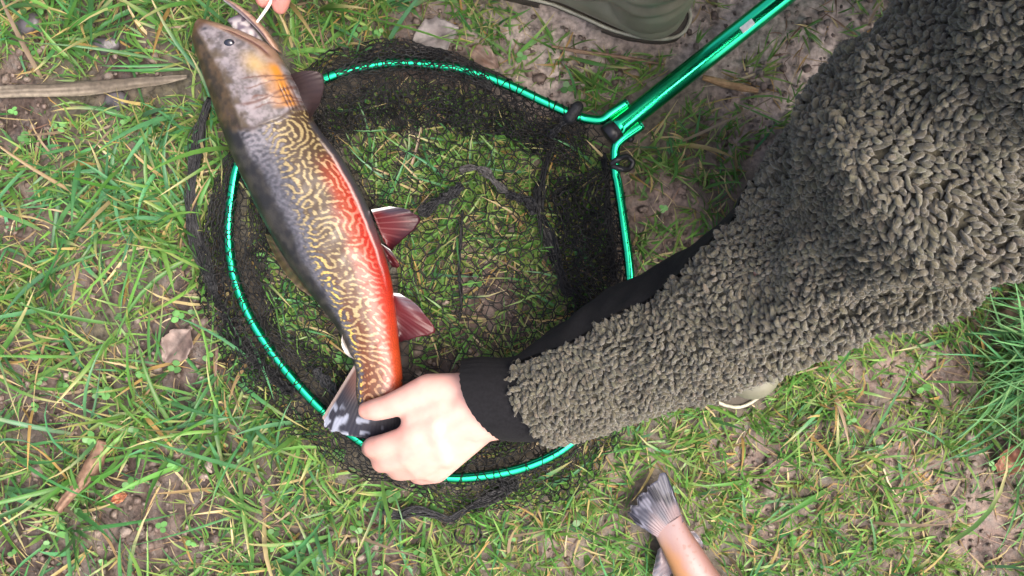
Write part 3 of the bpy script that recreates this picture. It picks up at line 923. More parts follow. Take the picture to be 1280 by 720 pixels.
def make_second_trout():
    root = empty("trout", (float(F2_A[0]), float(F2_A[1]), .01), "pale pinkish trout of which only the tail end lies in the grass below the sleeve", "fish")
    st = [((816, 663), (851, 643), .022, .006), ((822, 676), (858, 657), .023, .009), ((832, 697), (876, 683), .025, .013), ((846, 730), (903, 722), .027, .017), ((868, 785), (944, 770), .030, .022),
          ((905, 850), (996, 830), .032, .027), ((950, 920), (1040, 890), .032, .027), ((1000, 990), (1070, 955), .032, .025), ((1050, 1045), (1090, 1015), .030, .018), ((1082, 1078), (1092, 1068), .028, .005)]
    stn = np.array([np.concatenate([P(*d, z), P(*v, z), [t]]) for d, v, z, t in st])
    nu, nt = 260, 110
    X, s, cx, cz = loft(stn, nu, nt)
    U = np.repeat(s, nt); V = np.tile(cx, nu)
    x = X.reshape(-1, 3)
    n1 = fbm(x[:, 0] * 120, x[:, 1] * 120, seed=61)
    c = mix([.34, .17, .075], [.27, .155, .13], sstep(-.7, -.1, V + .2 * n1))
    c = mix(c, [.30, .235, .225], np.exp(-((V - .25) / .3) ** 2) * .7)
    c = mix(c, [.30, .215, .215], sstep(2.2, .3, U) * .8)
    c = mix(c, [.20, .105, .09], sstep(.5, 1, V))
    sp = sstep(.45, .6, noise(x[:, 0] * 330, x[:, 1] * 330, seed=66)) * sstep(-.2, .2, V)
    c = mix(c, [.25, .13, .10], sp * .65)
    polys = [grid_faces(nu, nt, True), np.arange(nt)[None, ::-1], ((nu - 1) * nt + np.arange(nt))[None]]
    add("body", mkmesh("body", x, polys, c), M["fish"], root)

    def tl(R, T, w):
        c = mix([.19, .135, .14], [.060, .062, .085], sstep(.0, .7, T + .3 * noise(R * 6, T * 3, seed=31)))
        c = mix(c, [.20, .20, .25], sstep(.25, .5, noise(R * 16 + 3, T * 5, seed=29)) * sstep(.3, .6, T) * .8)
        k = sstep(.0, .4, noise(R * 11, T * 4, seed=12)) * sstep(.3, .55, T)
        c = mix(c, [.012, .012, .02], np.clip(k + .7 * (1 - w) * sstep(.5, .8, T), 0, 1))
        return c
    def gr(R, T, w): return mix([.20, .16, .17], [.13, .13, .155], sstep(.2, .8, T) * w)
    fin("tail_fin", root, [(822, 672), (834, 666), (846, 659), (855, 652)], [(790, 652), (787, 638), (796, 622), (808, 614), (814, 601), (834, 597), (845, 622)], .027, .022, tl, nr=80, nt=22, rays=17, ridge=.0009, rag=.16)
    fin("anal_fin", root, [(826, 684), (834, 702), (840, 716)], [(822, 688), (818, 706), (817, 722), (836, 728)], .020, .016, gr, rays=6)
    fin("adipose_fin", root, [(858, 664), (866, 676), (872, 684)], [(868, 664), (876, 674), (879, 682), (877, 690)], .020, .018, gr, rays=3, nr=16, nt=8)


make_second_trout()


# ------------------------------------------------------------------ landing net
def hoop_at(s):
    """s in 0..1 -> position, inward normal"""
    f = np.clip(s, 0, 1) * (len(hoop_curve) - 1)
    i = np.minimum(f.astype(int), len(hoop_curve) - 2); t = (f - i)[:, None]
    p = hoop_curve[i] * (1 - t) + hoop_curve[i + 1] * t
    n = hoop_in[i] * (1 - t) + hoop_in[i + 1] * t
    return p, n / (np.linalg.norm(n, axis=1)[:, None] + 1e-9)


def hex_edges(w, h, cell):
    """hexagon lattice edges over w x h, cell = side length"""
    dx = cell * math.sqrt(3); dy = cell * 1.5
    nx = int(w / dx) + 2; ny = int(h / dy) + 2
    e0, e1 = [], []
    for j in range(ny):
        i = np.arange(nx)
        ox = (i + .5 * (j % 2)) * dx; y = j * dy
        top = np.stack([ox, np.full(nx, y + cell * .5)], 1)
        lft = np.stack([ox - dx / 2, np.full(nx, y)], 1)
        rgt = np.stack([ox + dx / 2, np.full(nx, y)], 1)
        up = np.stack([ox, np.full(nx, y + cell * 1.5)], 1)
        # zig-zag plus upright
        e0 += [lft, top, top]; e1 += [top, rgt, up]
    return np.vstack(e0), np.vstack(e1)


def warp(p, amp, lam, seed):
    q = p.copy()
    q[:, 0] += amp * fbm(p[:, 0] / lam + 7, p[:, 1] / lam, p[:, 2] * 60, seed, 3)
    q[:, 1] += amp * fbm(p[:, 0] / lam, p[:, 1] / lam + 9, p[:, 2] * 60, seed + 5, 3)
    return q


def net_floor(seed, cell, amp, zoff):
    lo = hoop_curve[:, :2].min(0) - .01; hi = hoop_curve[:, :2].max(0) + .01
    e0, e1 = hex_edges(hi[0] - lo[0] + .1, hi[1] - lo[1] + .1, cell)
    a = rng.uniform(.2, .9)
    R = np.array([[math.cos(a), -math.sin(a)], [math.sin(a), math.cos(a)]])
    c = (lo + hi) / 2; c0 = (e0.max(0)) / 2

    def mp(e):
        q = (e - c0) @ R.T * 1.35 + c
        r3 = np.stack([q[:, 0], q[:, 1], np.full(len(q), seed * .01)], 1)
        r3 = warp(r3, amp, .06, seed)
        r3 = warp(r3, amp * .3, .018, seed + 50)
        r3[:, 2] = gz(r3[:, 0], r3[:, 1]) + zoff + .006 * fbm(r3[:, 0] * 40, r3[:, 1] * 40, seed=seed + 3)
        return r3
    A, B = mp(e0), mp(e1)
    m = (A + B) / 2
    k = in_poly(m[:, 0], m[:, 1], hoop_curve[:, :2]) & (np.linalg.norm(A - B, axis=1) < .03)
    return A[k], B[k]


def net_band(seed, cell, s0, s1, depth, width_fn, lam, amp, inward=True, z0=.018, z1=.012, squeeze=.8, shift=0.0, over=False):
    """netting hung from the rim, folded to and fro over a strip next to the hoop"""
    w = (s1 - s0) * HOOP_LEN / squeeze
    e0, e1 = hex_edges(w, depth, cell)

    def mp(e):
        s = s0 + (e[:, 0] / w) * (s1 - s0)
        p, n = hoop_at(s)
        ph = e[:, 1] / lam
        wd = width_fn(s)
        fold = np.abs((ph % 2) - 1); fold = 1 - fold      # triangle 0..1..0
        lay = np.floor(ph)
        off = wd * (fold * (.92 - .10 * lay) + .04 * lay) + .16 * wd * noise(s * 45, ph * .7, seed=seed + 2) * np.minimum(1, ph * 3)
        off = off + shift
        q = p + n * (off if inward else -off)[:, None]
        q[:, 2] = 0
        q3 = q.copy(); q3[:, 2] = lay * .35
        q3 = warp(q3, amp, .035, seed); q3 = warp(q3, amp * .2, .012, seed + 31)
        g = gz(q3[:, 0], q3[:, 1])
        t = np.clip(off / .03, 0, 1)
        q3[:, 2] = np.maximum((hoop_curve[0, 2]) * (1 - t) + (g + z1 + .004 * lay) * t, g + .006) + .006 * noise(q3[:, 0] * 70, q3[:, 1] * 70, seed=seed + 8) * t
        if over:
            q3[:, 2] = np.maximum(q3[:, 2], .0255 + .003 * noise(q3[:, 0] * 90, q3[:, 1] * 90, seed=seed + 9))
        return q3
    A, B = mp(e0), mp(e1)
    k = np.linalg.norm(A - B, axis=1) < .024
    k &= (e0[:, 0] < w) & (e1[:, 0] < w) & (e0[:, 0] > 0) & (e1[:, 0] > 0)
    return A[k], B[k]


def tape(name, parent, pts, width, z, mat, twist=.8, strands=14, thick=.0022, seed=1):
    """gathered strip: a thin puckered band with loose mesh strands running along it"""
    p2 = np.array([(a, b) for a, b in pts], float)
    c = catmull(p2, 70)
    base = PA(c, 0.02); base[:, 2] = gz(base[:, 0], base[:, 1]) + z
    T, A, B = frames(base)
    n = len(base); u = np.linspace(0, 1, n)
    wd = width * (.7 + .35 * noise(u * 9, u * 0, seed=seed)) * np.minimum(1, np.minimum(u, 1 - u) * 14 + .35)
    tw = twist * noise(u * 5, u * 0 + 5, seed=seed)
    m = 9
    v = np.linspace(-1, 1, m)
    side = A * np.cos(tw)[:, None] + B * np.sin(tw)[:, None]
    X = base[:, None] + side[:, None] * (wd[:, None] * v[None])[..., None] * .5
    X[..., 2] += .0022 * noise(np.repeat(u * 30, m), np.tile(v * 3, n), seed=seed + 3).reshape(n, m)
    lo = X.copy(); lo[..., 2] -= thick
    V = np.vstack([X.reshape(-1, 3), lo.reshape(-1, 3)])
    nn = n * m
    f1 = grid_faces(n, m); f2 = f1[:, ::-1] + nn
    e = []
    for j in (0, m - 1):
        i = np.arange(n - 1); a = i * m + j; b_ = (i + 1) * m + j
        e.append(np.stack([a, b_, b_ + nn, a + nn], 1))
    for i in (0, n - 1):
        j = np.arange(m - 1); a = i * m + j
        e.append(np.stack([a, a + 1, a + 1 + nn, a + nn], 1))
    parts = [(V, [f1, f2] + e)]
    r = np.random.default_rng(seed)
    for k in range(strands):
        o = r.uniform(-.6, .6) + .25 * noise(u * r.uniform(4, 12) + k * 3, u * 0 + k, seed=seed + 40)
        q = base + side * (wd * o)[:, None]
        q[:, 2] += .0018 + .0022 * np.abs(noise(u * 14, u * 0 + k * 2.7, seed=seed + 60))
        parts.append(tube(q, .00055, 5))
    V, polys = merge(parts)
    return add(name, mkmesh(name, V, polys), mat, parent)


def make_net():
    root = empty("landing_net", P(535, 335, 0), "landing net with green metal hoop and black mesh lying on the grass", "landing net")
    # hoop: rim tube whose ends bend to run along the handle
    d = np.array([HANDLE1[0] - HANDLE0[0], HANDLE1[1] - HANDLE0[1]]); d /= np.linalg.norm(d)
    a_end = P(785, 128, .026); b_mid = P(769, 187, .022); b_k = P(776, 175, .024); b_end = P(803, 156, .026)
    path = np.vstack([a_end[None], P(765, 141, .024)[None], P(752, 150, .022)[None], hoop_curve[2:-2], b_mid[None], b_k[None], b_end[None]])
    rp, _ = resample_even(path, 420)
    rp[:, 2] += .0012 * noise(np.linspace(0, 12, 420), np.zeros(420), seed=4)
    V, polys = tube(rp, .0049, 14)
    hoop = add("hoop", mkmesh("hoop", V, polys), M["green"], root)
    # cord lacing the mesh to the hoop: rings and crossing turns
    L0, L1 = [], []
    n = 150
    for k in range(n):
        s = (k + rng.uniform(-.75, .75)) / n
        if s < .015 or s > .985: continue
        p, nrm = hoop_at(np.array([s])); p = p[0]; nrm = nrm[0]
        tn = np.array([-nrm[1], nrm[0], 0])
        sk = rng.uniform(-.009, .009)
        m = 9; r = .0056
        ang = np.linspace(0, 2 * np.pi, m)
        q = p + np.outer(np.cos(ang), nrm) * r + np.outer(np.sin(ang), [0, 0, 1]) * r + np.outer(np.linspace(-sk, sk, m), tn)
        L0.append(q[:-1]); L1.append(q[1:])
    V, polys = prisms(np.vstack(L0), np.vstack(L1), .00065)
    add("lacing_cord", mkmesh("lacing_cord", V, polys), M["net"], hoop)
    # handle: hollow tube, black plug, pale label
    hpth = np.array([HANDLE0 * (1 - t) + HANDLE1 * t for t in np.linspace(0, 1, 40)])
    V, polys = tube(hpth, .0109, 28)
    handle = add("handle", mkmesh("handle", V, polys), M["green"], root)
    d3 = (HANDLE1 - HANDLE0) / np.linalg.norm(HANDLE1 - HANDLE0)
    cap = np.array([HANDLE0 - d3 * .009, HANDLE0 - d3 * .0085, HANDLE0 - d3 * .002, HANDLE0 + d3 * .004])
    V, polys = tube(cap, [.0084, .0106, .0114, .0114], 28)
    add("end_plug", mkmesh("end_plug", V, polys), M["plastic"], handle)
    tf, ta, tb = frames(hpth)
    u = (np.array([P(940, 27, .03), P(925, 39, .03)]) - HANDLE0) @ d3
    rows = []
    for s in np.linspace(min(u), max(u), 8):
        for a in np.linspace(1.15, 1.75, 8):
            rows.append(HANDLE0 + d3 * s + 0.01115 * (math.cos(a) * ta[5] + math.sin(a) * tb[5]))
    V = np.array(rows); Vi = np.array([v - .0004 * (v - HANDLE0 - d3 * ((v - HANDLE0) @ d3)) / .011 for v in V])
    add("label", mkmesh("label", np.vstack([V, Vi]), [grid_faces(8, 8), grid_faces(8, 8)[:, ::-1] + 64]), M["white"], handle)
    # yoke block between the two arms, under the tube end
    yk = []
    for c, r in ((P(772, 141, .020), .0052), (P(787, 172, .020), .0052)):
        yk += [capsule(P(776, 157, .017), .0062, c, r, 12, 4)]
    V, polys = merge(yk); add("yoke", mkmesh("yoke", V, polys), M["plastic"], root)
    # netting
    px = lambda v: v * S
    ang = lambda s: s

    def win(s):  # inward width of the heaped mesh along the rim, in photo pixels
        return px(np.interp(s, [0, .08, .2, .32, .40, .48, .58, .66, .74, .82, .90, 1.0], [70, 75, 85, 75, 40, 35, 75, 70, 60, 60, 95, 95]))

    def wout(s):
        return px(np.interp(s, [0, .10, .16, .22, .30, .36, .42, .50, .56, .62, .68, .74, .80, .86, 1.0], [4, 14, 34, 34, 14, 30, 58, 60, 55, 32, 55, 62, 45, 10, 6]))
    E0, E1 = [], []
    for a, b in (net_floor(3, .0060, .016, .016), net_floor(9, .0064, .022, .019),
                 net_band(21, .0062, .0, 1.0, .115, win, .075, .007, squeeze=.95),
                 net_band(33, .0064, .0, .32, .12, win, .075, .008, squeeze=.9, z1=.018),
                 net_band(45, .0060, .86, 1.0, .225, win, .075, .005, squeeze=.9, z1=.02),
                 net_band(55, .0062, 0.07, .86, .12, wout, .055, .007, inward=False, squeeze=.8, z1=.014),
                 net_band(71, .0060, .085, .215, .075, lambda s: px(np.interp(s, [.085, .11, .17, .215], [10, 34, 42, 16])), .05, .006, inward=False, squeeze=.8, shift=-px(14), over=True),
                 net_band(83, .0060, .35, .50, .05, lambda s: px(np.interp(s, [.35, .42, .5], [40, 60, 50])), .05, .006, inward=False, squeeze=.9, shift=-px(10), over=True)):
        E0.append(a); E1.append(b)
    A, B = np.vstack(E0), np.vstack(E1)
    # keep the mesh below the fish
    for Q in (A, B):
        near = np.minimum(poly_dist(Q[:, 0], Q[:, 1], fish_axis) / .045, 1)
        Q[:, 2] = np.where(near < 1, np.minimum(Q[:, 2], .012 + .012 * near), Q[:, 2])
    V, polys = prisms(A, B, rng.uniform(.00052, .00074, len(A)))
    add("netting", mkmesh("netting", V, polys), M["net"], root)
    # gathered seams of the bag
    tape("seam_strip", root, [(262, 122), (250, 160), (243, 200), (238, 245), (240, 290), (254, 330), (268, 372)], px(17), .020, M["tape"], seed=3)
    tape("seam_strip", root, [(262, 365), (282, 405), (306, 440), (336, 468), (360, 492)], px(17), .012, M["tape"], seed=4)
    tape("seam_strip", root, [(524, 268), (543, 254), (562, 244), (577, 230)], px(15), .022, M["tape"], seed=5)
    o = tape("seam_strip", root, [(574, 212), (590, 209), (606, 214), (620, 228), (634, 240)], px(15), .026, M["greytape"], seed=6, strands=5)
    o["label"] = "paler grey stretch of seam"
    tape("seam_strip", root, [(632, 240), (645, 246), (660, 250), (668, 268)], px(13), .022, M["tape"], seed=7)
    tape("seam_strip", root, [(477, 641), (497, 647), (520, 641), (545, 646), (562, 652), (585, 636), (612, 624), (640, 611), (641, 604), (622, 601)], px(15), .016, M["tape"], seed=8)
    tape("seam_strip", root, [(392, 462), (405, 476), (420, 492), (428, 506)], px(17), .020, M["tape"], seed=9)
    tape("seam_strip", root, [(578, 262), (576, 300), (574, 340), (577, 380), (574, 400)], px(4), .016, M["net"], seed=10, strands=4)
    tape("seam_strip", root, [(694, 170), (680, 215), (676, 260), (690, 310), (702, 345), (712, 372)], px(16), .016, M["net"], seed=11, strands=10)
    tape("seam_strip", root, [(756, 190), (760, 230), (761, 270), (764, 310), (768, 350)], px(9), .018, M["net"], seed=12, strands=8)
    # tie at the top and toggle loop beside the right arm
    tape("tie_strap", root, [(686, 172), (700, 158), (712, 146), (722, 136)], px(16), .028, M["tape"], seed=13, strands=4, thick=.004)
    V, polys = merge([capsule(P(713, 147, .030), .0062, P(722, 134, .031), .0060)])
    add("tie_knot", mkmesh("tie_knot", V, polys), M["tape"], root)
    lp = np.array([P(764, 205, .026), P(773, 199, .030), P(784, 196, .024), P(791, 203, .02), P(786, 211, .02), P(776, 211, .026), P(765, 207, .024)])
    q, _ = resample_even(lp, 50)
    V, polys = tube(q, .0030, 8)
    add("toggle_loop", mkmesh("toggle_loop", V, polys), M["plastic"], root)
    # loose loop of pale-worn mesh below the hoop
    lp = []
    for a in np.linspace(0, 2 * np.pi, 13): lp.append(P(585 + 17 * math.cos(a), 668 + 13 * math.sin(a), .014 + .004 * math.sin(3 * a)))
    V, polys = tube(np.array(lp), .0011, 6)
    add("loose_mesh_loop", mkmesh("loose_mesh_loop", V, polys), M["net"], root)


make_net()


# ------------------------------------------------------------------ person (arm, hands, boots, clothing)
SL = [  # sleeve: upper edge px, lower edge px, axis height
    ((632, 452), (700, 556), .100), ((690, 408), (780, 531), .122), ((762, 360), (862, 503), .158), ((838, 318), (948, 474), .205),
    ((910, 266), (1046, 426), .265), ((968, 196), (1146, 384), .330), ((1022, 122), (1250, 340), .390), ((1098, 35), (1345, 300), .440),
    ((1175, -50), (1430, 230), .490), ((1300, -140), (1545, 110), .55), ((1480, -330), (1760, -60), .63)]
sl_c = np.array([P((u[0] + l[0]) / 2, (u[1] + l[1]) / 2, z) for u, l, z in SL])
sl_w = np.array([np.linalg.norm(P(*u, z) - P(*l, z)) / 2 for u, l, z in SL])
SHO_L = sl_c[-1]
SHO_R = np.array([.24, .49, .66])


def hand_left():
    w = []
    W1, W2, W3, W4 = P(588, 488, .090), P(590, 503, .095), P(593, 522, .094), P(598, 540, .086)
    I, Mi, Ri, Pi = P(506, 549, .078), P(510, 569, .074), P(524, 584, .067), P(545, 590, .058)
    for a, b, ra, rb in ((W2, I, .016, .0125), (W3, Mi, .016, .0125), (W3, Ri, .015, .012), (W4, Pi, .014, .0115),
                         (W1, I, .014, .012), (I, Mi, .0115, .0115), (Mi, Ri, .0115, .011), (Ri, Pi, .011, .0105), (W4, Ri, .014, .012)):
        w.append(capsule(a, ra, b, rb))
    mids = [P(548, 528, .087), P(552, 548, .084), P(558, 566, .076)]
    w.append(capsule(mids[0], .0155, mids[1], .0155)); w.append(capsule(mids[1], .0155, mids[2], .0145))
    # thumb
    w += chain((P(586, 488, .088), .017), (P(535, 488, .084), .0160), (P(509, 498, .080), .0128), (P(486, 508, .076), .0118), (P(470, 512, .072), .0112), (P(458, 513, .068), .0088))
    w += [capsule(P(560, 505, .088), .016, P(520, 520, .080), .0125), capsule(P(520, 505, .080), .012, P(514, 535, .076), .0105)]
    # fingers curled under the tail
    w += chain((I, .0122), (P(480, 556, .070), .0108), (P(467, 559, .062), .0108), (P(463, 560, .044), .0095), (P(478, 550, .034), .0082), (P(488, 545, .033), .0075))
    w += chain((Mi, .0122), (P(487, 576, .060), .0110), (P(477, 578, .050), .0106), (P(480, 572, .034), .0092), (P(495, 560, .029), .0082), (P(508, 553, .030), .0075))
    w += chain((Ri, .0118), (P(503, 588, .052), .0104), (P(496, 588, .042), .0100), (P(500, 580, .028), .0088), (P(514, 567, .026), .0080), (P(526, 560, .028), .0072))
    w += chain((Pi, .0110), (P(528, 595, .045), .0090), (P(521, 594, .036), .0088), (P(525, 585, .025), .0078), (P(536, 574, .024), .0070), (P(545, 568, .026), .0065))
    # wrist and forearm
    w += [capsule(P(590, 503, .090), .021, P(650, 493, .100), .022), capsule(P(596, 526, .088), .021, P(654, 515, .098), .022),
          capsule(P(570, 510, .086), .018, P(600, 515, .090), .021)]
    return w


def hand_right():
    w = []
    Wr = np.array([-.142, .372, .092])
    mcp = [P(392, -82, .086), P(405, -66, .082), P(418, -52, .076), P(430, -40, .068)]
    for m in mcp: w.append(capsule(Wr, .020, m, .0115))
    for a, b in zip(mcp[:-1], mcp[1:]): w.append(capsule(a, .011, b, .011))
    w += chain((mcp[0], .0112), (P(368, -48, .088), .0098), (P(357, -16, .074), .0090), (P(350, 8, .056), .0082))
    w += chain((Wr, .018), (P(372, -88, .066), .0135), (P(342, -40, .058), .0108), (P(330, -1, .050), .0090))
    for m, q in zip(mcp[1:], ((388, -30), (402, -20), (416, -14))):
        w += chain((m, .0112), (P(q[0], q[1], .074), .0095), (P(q[0] - 4, q[1] - 6, .048), .0085), (P(q[0] + 10, q[1] - 24, .038), .0075))
    return w, Wr


def make_person():
    root = empty("person", (0.45, 0.25, 0.0), "person in grey-green fleece jacket and olive boots reaching down to grip the trout's tail", "person")
    hl = hand_left()
    hr, Wr = hand_right()
    elb_l = sl_c[5]; elb_r = np.array([.09, .52, .30])
    neck = np.array([.31, .30, .80]); head = np.array([.18, .20, .96])  # unseen neck and head, set close in to shade the sleeve
    arms = chain((P(652, 504, .099), .026), (sl_c[3], .036), (elb_l, .040), (sl_c[6], .042), (sl_c[7], .044), (sl_c[8], .045), (sl_c[9], .045), (SHO_L, .045))
    arms += chain((Wr, .024), (elb_r, .040), (SHO_R, .055))
    core = chain((SHO_L, .045), (neck, .055), (SHO_R, .055))
    core += [capsule(neck, .055, head, .06), capsule(head + [-.02, 0, .01], .078, head + [.0, 0, .03], .082), capsule(head, .05, head + [-.05, -.0, -.06], .04),
             capsule(head + [-.085, 0, -.02], .012, head + [-.105, 0, -.035], .012)]
    for s in (-1, 1):
        core.append(capsule(head + [.005, .082 * s, -.01], .012, head + [.0, .086 * s, -.035], .009))
    body = blob("body", hl + hr + arms + core, .0026, 7, .5)
    bv = mesh_co(body)
    f = np.zeros(len(bv))
    for q, rad in ((P(456, 513, .07), .012), (P(506, 551, .085), .010), (P(511, 571, .08), .010), (P(525, 586, .075), .010), (P(545, 593, .065), .009), (P(486, 507, .082), .008),
                   (P(465, 560, .06), .013), (P(477, 579, .05), .012), (P(496, 590, .04), .012), (P(521, 596, .035), .012), (P(350, 8, .056), .018), (P(330, -1, .05), .018)):
        f = np.maximum(f, np.exp(-(((bv - q) ** 2).sum(1)) / rad ** 2))
    f = np.clip(f * (.75 + .4 * fbm(bv[:, 0] * 130, bv[:, 1] * 130, bv[:, 2] * 130, 3, 2)), 0, 1)
    sk = mix([.60, .345, .29], [.55, .225, .185], f)
    far_hand = sstep(.24, .27, bv[:, 1])
    sk = mix(sk, [.62, .24, .20], far_hand * .7)
    sk *= (1 + .06 * fbm(bv[:, 0] * 60, bv[:, 1] * 60, bv[:, 2] * 60, 9, 3))[:, None]
    set_col(body, sk)
    add("body", body, M["skin"], root)

    # ---- left sleeve: cloth tube, fleece pile and smooth black side panel
    nU, nTh = 200, 96
    c = catmull(np.hstack([sl_c, sl_w[:, None]]), nU)
    ctr, hw = c[:, :3], c[:, 3]
    T = np.gradient(ctr, axis=0); T /= np.linalg.norm(T, axis=1)[:, None]
    A = np.cross(T, [0, 0, 1.]); A /= np.linalg.norm(A, axis=1)[:, None]
    A *= np.sign((A * np.array([-1, 1, 0])).sum(1))[:, None]
    B = np.cross(T, A)
    Bs = np.sign((B * (np.array([0, 0, H]) - ctr)).sum(1))[:, None]
    B = B * Bs
    uu = np.linspace(0, 1, nU)

    def surf(u, th, lift=0.0):
        """point and normal on the sleeve skin; u 0..1 along, th round it"""
        f = np.clip(u, 0, 1) * (nU - 1); i = np.minimum(f.astype(int), nU - 2); t = (f - i)[:, None]
        C_ = ctr[i] * (1 - t) + ctr[i + 1] * t; a = A[i] * (1 - t) + A[i + 1] * t; b = B[i] * (1 - t) + B[i + 1] * t
        w = hw[i] * (1 - t[:, 0]) + hw[i + 1] * t[:, 0]
        dirn = np.cos(th)[:, None] * a + .92 * np.sin(th)[:, None] * b
        dirn_n = dirn / np.linalg.norm(dirn, axis=1)[:, None]
        base = C_ + dirn * (w - .006)[:, None]
        k = sstep(.22, .5, u)
        ph = np.sin(th) * 1.0
        ridge = np.sin(u * 27 + 3.4 * np.cos(th - .9) + 2.6 * noise(u * 5, th * 1.1, seed=3)) * (.35 + .65 * sstep(-.2, .5, noise(u * 5 + 4, th * 1.3, seed=12)))
        d = k * (.0135 * np.sign(ridge) * np.abs(ridge) ** .8 + .012 * fbm(u * 7 + .8 * th, th * 1.5 - u * 5, seed=5, octv=3))
        d += .0035 * noise(u * 26, th * 2.2, seed=6) * sstep(.02, .1, u)
        return base + dirn_n * (d + lift)[:, None] if np.ndim(d + lift) else base + dirn_n * (d + lift), dirn_n

    th = np.linspace(0, 2 * np.pi, nTh, endpoint=False)
    Ug, Tg = np.meshgrid(uu, th, indexing='ij')
    V, _ = surf(Ug.ravel(), Tg.ravel())
    sleeve = add("sleeve", mkmesh("sleeve", V, [grid_faces(nU, nTh, True), np.arange(nTh)[None, ::-1], ((nU - 1) * nTh + np.arange(nTh))[None]]),
                 M["fleece_back"], root, label="grey-green fleece sleeve")
    # limits of the black panel (angle, measured from the upper-left edge towards the viewer)
    panel_top = lambda u: np.interp(u, [0, .04, .12, .26, .34, .42, .46, 1], [.35, .55, .85, .82, .62, .25, -.6, -.8])
    pn, pm = 110, 26
    Up, Wp = np.meshgrid(np.linspace(.012, .455, pn), np.linspace(0, 1, pm), indexing='ij')
    up, wp = Up.ravel(), Wp.ravel()
    tt = -1.25 + (panel_top(up) + 1.25) * wp
    V1, nr = surf(up, tt, .0050 + .0012 * noise(up * 40, tt * 4, seed=8))
    V0 = V1 - nr * .003
    add("side_panel", mkmesh("side_panel", np.vstack([V1, V0]), [grid_faces(pn, pm), grid_faces(pn, pm)[:, ::-1] + pn * pm]), M["black_knit"], sleeve,
        label="smooth black panel along the sleeve")
    # ---- pile: thousands of curled tufts
    seg = np.linalg.norm(np.diff(ctr, axis=0), axis=1); arc = np.concatenate([[0], np.cumsum(seg)])
    us, ts = [], []
    step = .0046
    s = .001
    while s < arc[-1] - .002:
        u = np.interp(s, arc, uu); w = np.interp(s, arc, hw)
        g = np.interp(u, [0, .35, .6, 1], [.90, .88, .80, .80])
        n = int(2 * np.pi * w * .95 / (.0048 * g))
        t = (np.arange(n) + rng.uniform(0, 1)) / n * 2 * np.pi
        us.append(u + rng.normal(0, .0010, n) / arc[-1]); ts.append(t + rng.normal(0, .0013, n) / w)
        s += step * g
    u = np.clip(np.concatenate(us), 0, 1); t = np.concatenate(ts)
    tn = (t + np.pi) % (2 * np.pi) - np.pi
    keep = ~((tn < panel_top(u)) & (tn > -1.4) & (u < .455))
    u, t = u[keep], t[keep]
    base, nr = surf(u, t)
    eps = 1e-3
    b2, _ = surf(np.clip(u + eps, 0, 1), t); b3, _ = surf(u, t + .01)
    du = b2 - base; du += 1e-9; du /= np.linalg.norm(du, axis=1)[:, None]
    nrm = np.cross(du, b3 - base); nrm /= np.linalg.norm(nrm, axis=1)[:, None] + 1e-12
    nrm *= np.sign((nrm * nr).sum(1))[:, None]
    side = np.cross(nrm, du)
    n = len(u)
    # flow of the pile swirls over the cloth
    a = 2.6 * noise(u * 9, t * 1.4, seed=15) + rng.normal(0, .55, n)
    f1 = np.cos(a)[:, None] * du + np.sin(a)[:, None] * side
    f2 = np.cross(nrm, f1)
    long = rng.uniform(.0024, .0044, n); wide = rng.uniform(.0016, .0023, n); tall = rng.uniform(.0024, .0050, n)
    g = np.interp(u, [0, .35, .6, 1], [.92, .90, .84, .84]) * (1 + .18 * noise(u * 14, t * 2.5, seed=44))
    long, wide, tall = long * g, wide * g, tall * g
    nla, nlo = 5, 7
    la = np.linspace(-np.pi / 2, np.pi / 2, nla)[1:-1]; lo = np.linspace(0, 2 * np.pi, nlo, endpoint=False)
    tp = [(0, 0, -1)] + [(math.cos(x) * math.cos(y), math.cos(x) * math.sin(y), math.sin(x)) for x in la for y in lo] + [(0, 0, 1)]
    tp = np.array(tp); m = len(tp)
    lx = tp[None, :, 0] * long[:, None]; ly = tp[None, :, 1] * wide[:, None]; lz = tp[None, :, 2] * tall[:, None]
    jit = 1 + .16 * rng.normal(0, 1, (n, m)); lx, ly = lx * jit, ly * jit
    bend = rng.normal(0, 80, n)[:, None]
    ly = ly + bend * lx ** 2
    lx = lx + lz * rng.normal(.25, .45, n)[:, None]
    up_ = .0020 + rng.normal(0, .0010, n) + .0012 * noise(u * 30, t * 5, seed=45)
    Vn = base[:, None] + f1[:, None] * lx[..., None] + f2[:, None] * ly[..., None] + nrm[:, None] * (lz + up_[:, None])[..., None]
    fq = [[1 + r * nlo + k, 1 + r * nlo + (k + 1) % nlo, 1 + (r + 1) * nlo + (k + 1) % nlo, 1 + (r + 1) * nlo + k] for r in range(len(la) - 1) for k in range(nlo)]
    ft = [[0, 1 + (k + 1) % nlo, 1 + k] for k in range(nlo)] + [[m - 1, m - 1 - nlo + k, m - 1 - nlo + (k + 1) % nlo] for k in range(nlo)]
    off = (np.arange(n) * m)[:, None, None]
    FQ = (np.array(fq)[None] + off).reshape(-1, 4); FT = (np.array(ft)[None] + off).reshape(-1, 3)
    cb = np.array([.082, .073, .046])[None] * rng.uniform(.7, 1.3, (n, 1)) * (1 + rng.normal(0, .03, (n, 3)))
    Cn = np.repeat(cb, m, 0)
    # loose fibres standing off the tufts
    nf = 120000
    pick = rng.integers(0, n, nf); vp = rng.integers(m // 3, m, nf)
    r0 = Vn[pick, vp]
    lying = (rng.random(nf) < .6)[:, None]
    dirf = np.where(lying, f1[pick] * rng.choice([-1, 1], (nf, 1)) + rng.normal(0, .35, (nf, 3)) + nrm[pick] * .15, nrm[pick] * rng.uniform(.2, 1, (nf, 1)) + rng.normal(0, .6, (nf, 3)))
    dirf /= np.linalg.norm(dirf, axis=1)[:, None]
    r0 = r0 + nrm[pick] * .0002
    ln = rng.uniform(.0012, .0036, nf)[:, None]
